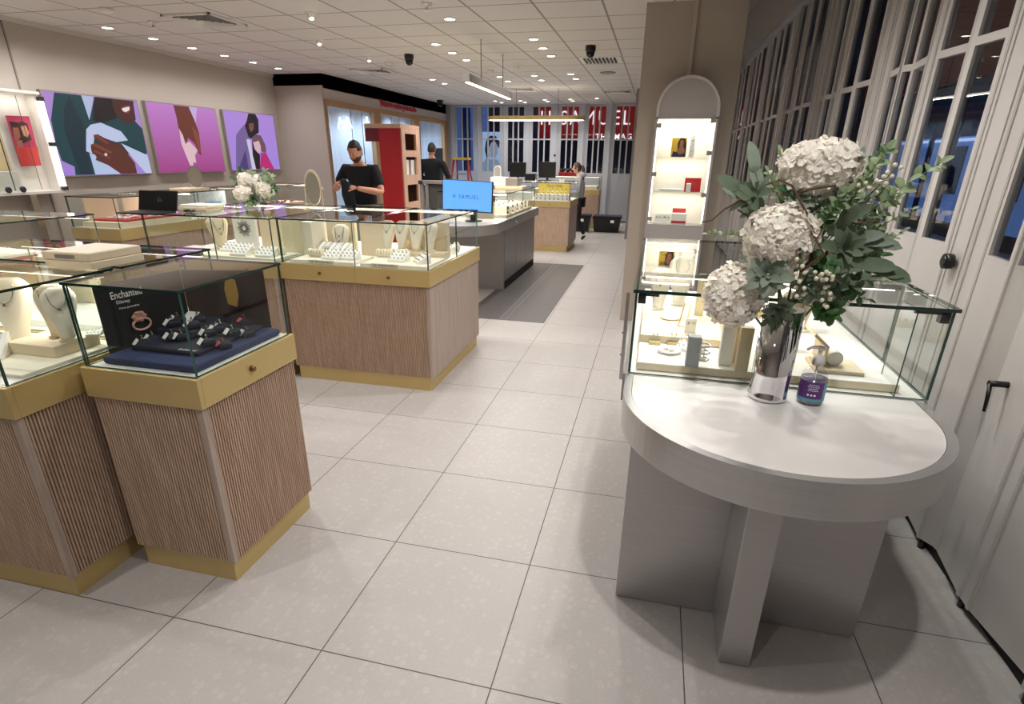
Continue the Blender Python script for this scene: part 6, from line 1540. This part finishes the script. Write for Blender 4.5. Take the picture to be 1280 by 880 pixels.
    for q in 'LR':
        sp3['hp'+q] = (J['hp'+q], .10*s, 'pel'); sp3['th'+q] = (lerp(J['hp'+q], J['kn'+q], .5), .087*s, 'hp'+q); sp3['kn'+q] = (J['kn'+q], .064*s, 'th'+q); sp3['cf'+q] = (lerp(J['kn'+q], J['an'+q], .35), .060*s, 'kn'+q); sp3['an'+q] = (lerp(J['kn'+q], J['an'+q], .97), .046*s, 'cf'+q)
    v, e, r = chain(sp3); b = B(); b.add(skin_bm(v, e, r, 0, 2)); obj('trousers', b, M[bottom], t, recalc=False)
    for q in 'LR':
        a = Vector(J['an'+q]); d = Vector(J['toe'+q])-a; b = B(); b.add(skin_bm([a+Vector((0, 0, -.01)), a+Vector((0, 0, -.045*s))-d*.12, a.lerp(Vector(J['toe'+q]), .55), Vector(J['toe'+q])], [(0, 1), (1, 2), (2, 3)], [.04*s, .038*s, .040*s, .028*s], 0, 2)); obj('shoe', b, M[shoe], t, recalc=False)
    return t
def rx(a, z=0): return (Matrix.Rotation(z, 3, 'Z') @ Matrix.Rotation(math.radians(a), 3, 'X'))
V3 = lambda x, y, z: Vector((x, y, z))
# man in the dark t-shirt, facing us, head bent over what he holds
Y0 = 5.4; hx = at(448, 190, y=Y0); X = hx.x; H = hx.z
SZ = 1.04; up = H-1.575
J = {'pel': V3(X+.02, Y0+.04, .95+up*.6), 'wst': V3(X+.02, Y0+.05, 1.08+up), 'chs': V3(X+.01, Y0+.04, 1.23+up), 'ups': V3(X, Y0+.02, 1.36+up), 'nck': V3(X, Y0-.02, 1.445+up), 'hdb': V3(X, Y0-.05, 1.51+up), 'head': V3(X, Y0-.08, H),
     'shL': V3(X-.19, Y0+.01, 1.385+up), 'shR': V3(X+.19, Y0+.01, 1.385+up), 'elL': V3(X-.31, Y0-.06, 1.15+up), 'elR': V3(X+.30, Y0-.06, 1.12+up), 'wrL': V3(X-.14, Y0-.30, 1.23+up), 'wrR': V3(X+.11, Y0-.32, 1.18+up),
     'hpL': V3(X-.08, Y0, .91), 'hpR': V3(X+.12, Y0, .91), 'knL': V3(X-.10, Y0-.02, .49), 'knR': V3(X+.14, Y0-.02, .49), 'anL': V3(X-.11, Y0+.03, .09), 'anR': V3(X+.15, Y0+.03, .09), 'toeL': V3(X-.13, Y0-.13, .035), 'toeR': V3(X+.17, Y0-.13, .035)}
person('man in a dark t-shirt looking down at a black cloth in his hands', (X, Y0, 0), J, SZ, rx(16), 'skin', 'tshirt', 'khaki', 'hairdk', 'short', 'short', beard=True, wide=.95, hem=-.75, hands={'L': (V3(.9, -.4, .25), V3(.2, .3, -1)), 'R': (V3(-.9, -.2, .15), V3(-.2, .3, -1))})
b = B(); pts = [(X-.06, Y0-.33, 1.27+up), (X-.02, Y0-.34, 1.22+up), (X+.0, Y0-.34, 1.12+up), (X+.01, Y0-.31, 1.0+up), (X+.02, Y0-.28, .90+up)]
b.tube(pts, [.03, .055, .065, .07, .045], 12)
for v in b.bm.verts: v.co += Vector((noise.noise(v.co*12), .6*noise.noise(v.co*12+Vector((9, 1, 0))), 0))*.035
single('black_cloth', b, M['tshirt'], 'black cloth bag hanging from the hands of the man in the t-shirt', 'cloth bag')
# man seen from behind in black
Y0 = 10.0; hx = at(539.5, 187, y=Y0); X = hx.x; H = hx.z
J = {'pel': V3(X, Y0, .98), 'wst': V3(X, Y0, 1.12), 'chs': V3(X, Y0, 1.32), 'ups': V3(X, Y0, 1.46), 'nck': V3(X, Y0, 1.55), 'hdb': V3(X, Y0, 1.61), 'head': V3(X, Y0+.01, H),
     'shL': V3(X-.20, Y0, 1.46), 'shR': V3(X+.21, Y0, 1.46), 'elL': V3(X-.29, Y0+.06, 1.18), 'elR': V3(X+.33, Y0+.02, 1.17), 'wrL': V3(X-.16, Y0+.25, 1.10), 'wrR': V3(X+.26, Y0+.16, .96),
     'hpL': V3(X-.1, Y0, .93), 'hpR': V3(X+.1, Y0, .93), 'knL': V3(X-.11, Y0+.02, .50), 'knR': V3(X+.12, Y0+.02, .50), 'anL': V3(X-.12, Y0, .09), 'anR': V3(X+.13, Y0, .09), 'toeL': V3(X-.13, Y0+.15, .035), 'toeR': V3(X+.15, Y0+.15, .035)}
person('man in black seen from behind, facing the bright bay window', (X, Y0, 0), J, 1.03, Matrix.Rotation(PI, 3, 'Z'), 'skin', 'shirt2', 'trous', 'hairdk', 'short', 'long', {'L': (V3(.5, .8, 0), V3(0, 0, -1)), 'R': (V3(-.2, .6, -.6), V3(-1, 0, 0))})
# woman walking, in profile to the left
Y0 = 10.42; hx = at(722, 209, y=Y0); X = hx.x; H = hx.z; q = .86
J = {'pel': V3(X+.06, Y0, .80), 'wst': V3(X+.07, Y0, .92), 'chs': V3(X+.06, Y0, 1.06), 'ups': V3(X+.04, Y0, 1.18), 'nck': V3(X+.03, Y0, 1.26), 'hdb': V3(X+.01, Y0, 1.31), 'head': V3(X-.01, Y0, H-.02),
     'shL': V3(X+.05, Y0-.14, 1.18), 'shR': V3(X+.05, Y0+.14, 1.18), 'elL': V3(X+.06, Y0-.19, .95), 'elR': V3(X-.02, Y0+.18, .96), 'wrL': V3(X-.12, Y0-.14, .93), 'wrR': V3(X-.22, Y0+.12, 1.0),
     'hpL': V3(X+.06, Y0-.07, .76), 'hpR': V3(X+.06, Y0+.07, .76), 'knL': V3(X+.07, Y0-.07, .40), 'knR': V3(X-.03, Y0+.07, .42), 'anL': V3(X+.21, Y0-.07, .13), 'anR': V3(X-.04, Y0+.07, .07), 'toeL': V3(X+.16, Y0-.07, .03), 'toeR': V3(X-.18, Y0+.07, .03)}
person('woman with a brown ponytail in a grey hoodie walking past the far counter', (X, Y0, 0), J, .86, Matrix.Rotation(math.radians(-90), 3, 'Z'), 'skin2', 'hoodie', 'trous', 'hairbr', 'tail', 'long', {'L': (V3(-.8, 0, .2), V3(0, .3, -1)), 'R': (V3(-.8, 0, .3), V3(0, -.3, -1))}, hem=-.3, hood=(.07, 0, .0), wide=.85)

# remove the patterns the repeated pieces were copied from
for p in PROTOS:
    for ch in list(p.children_recursive): bpy.data.objects.remove(ch)
    bpy.data.objects.remove(p)
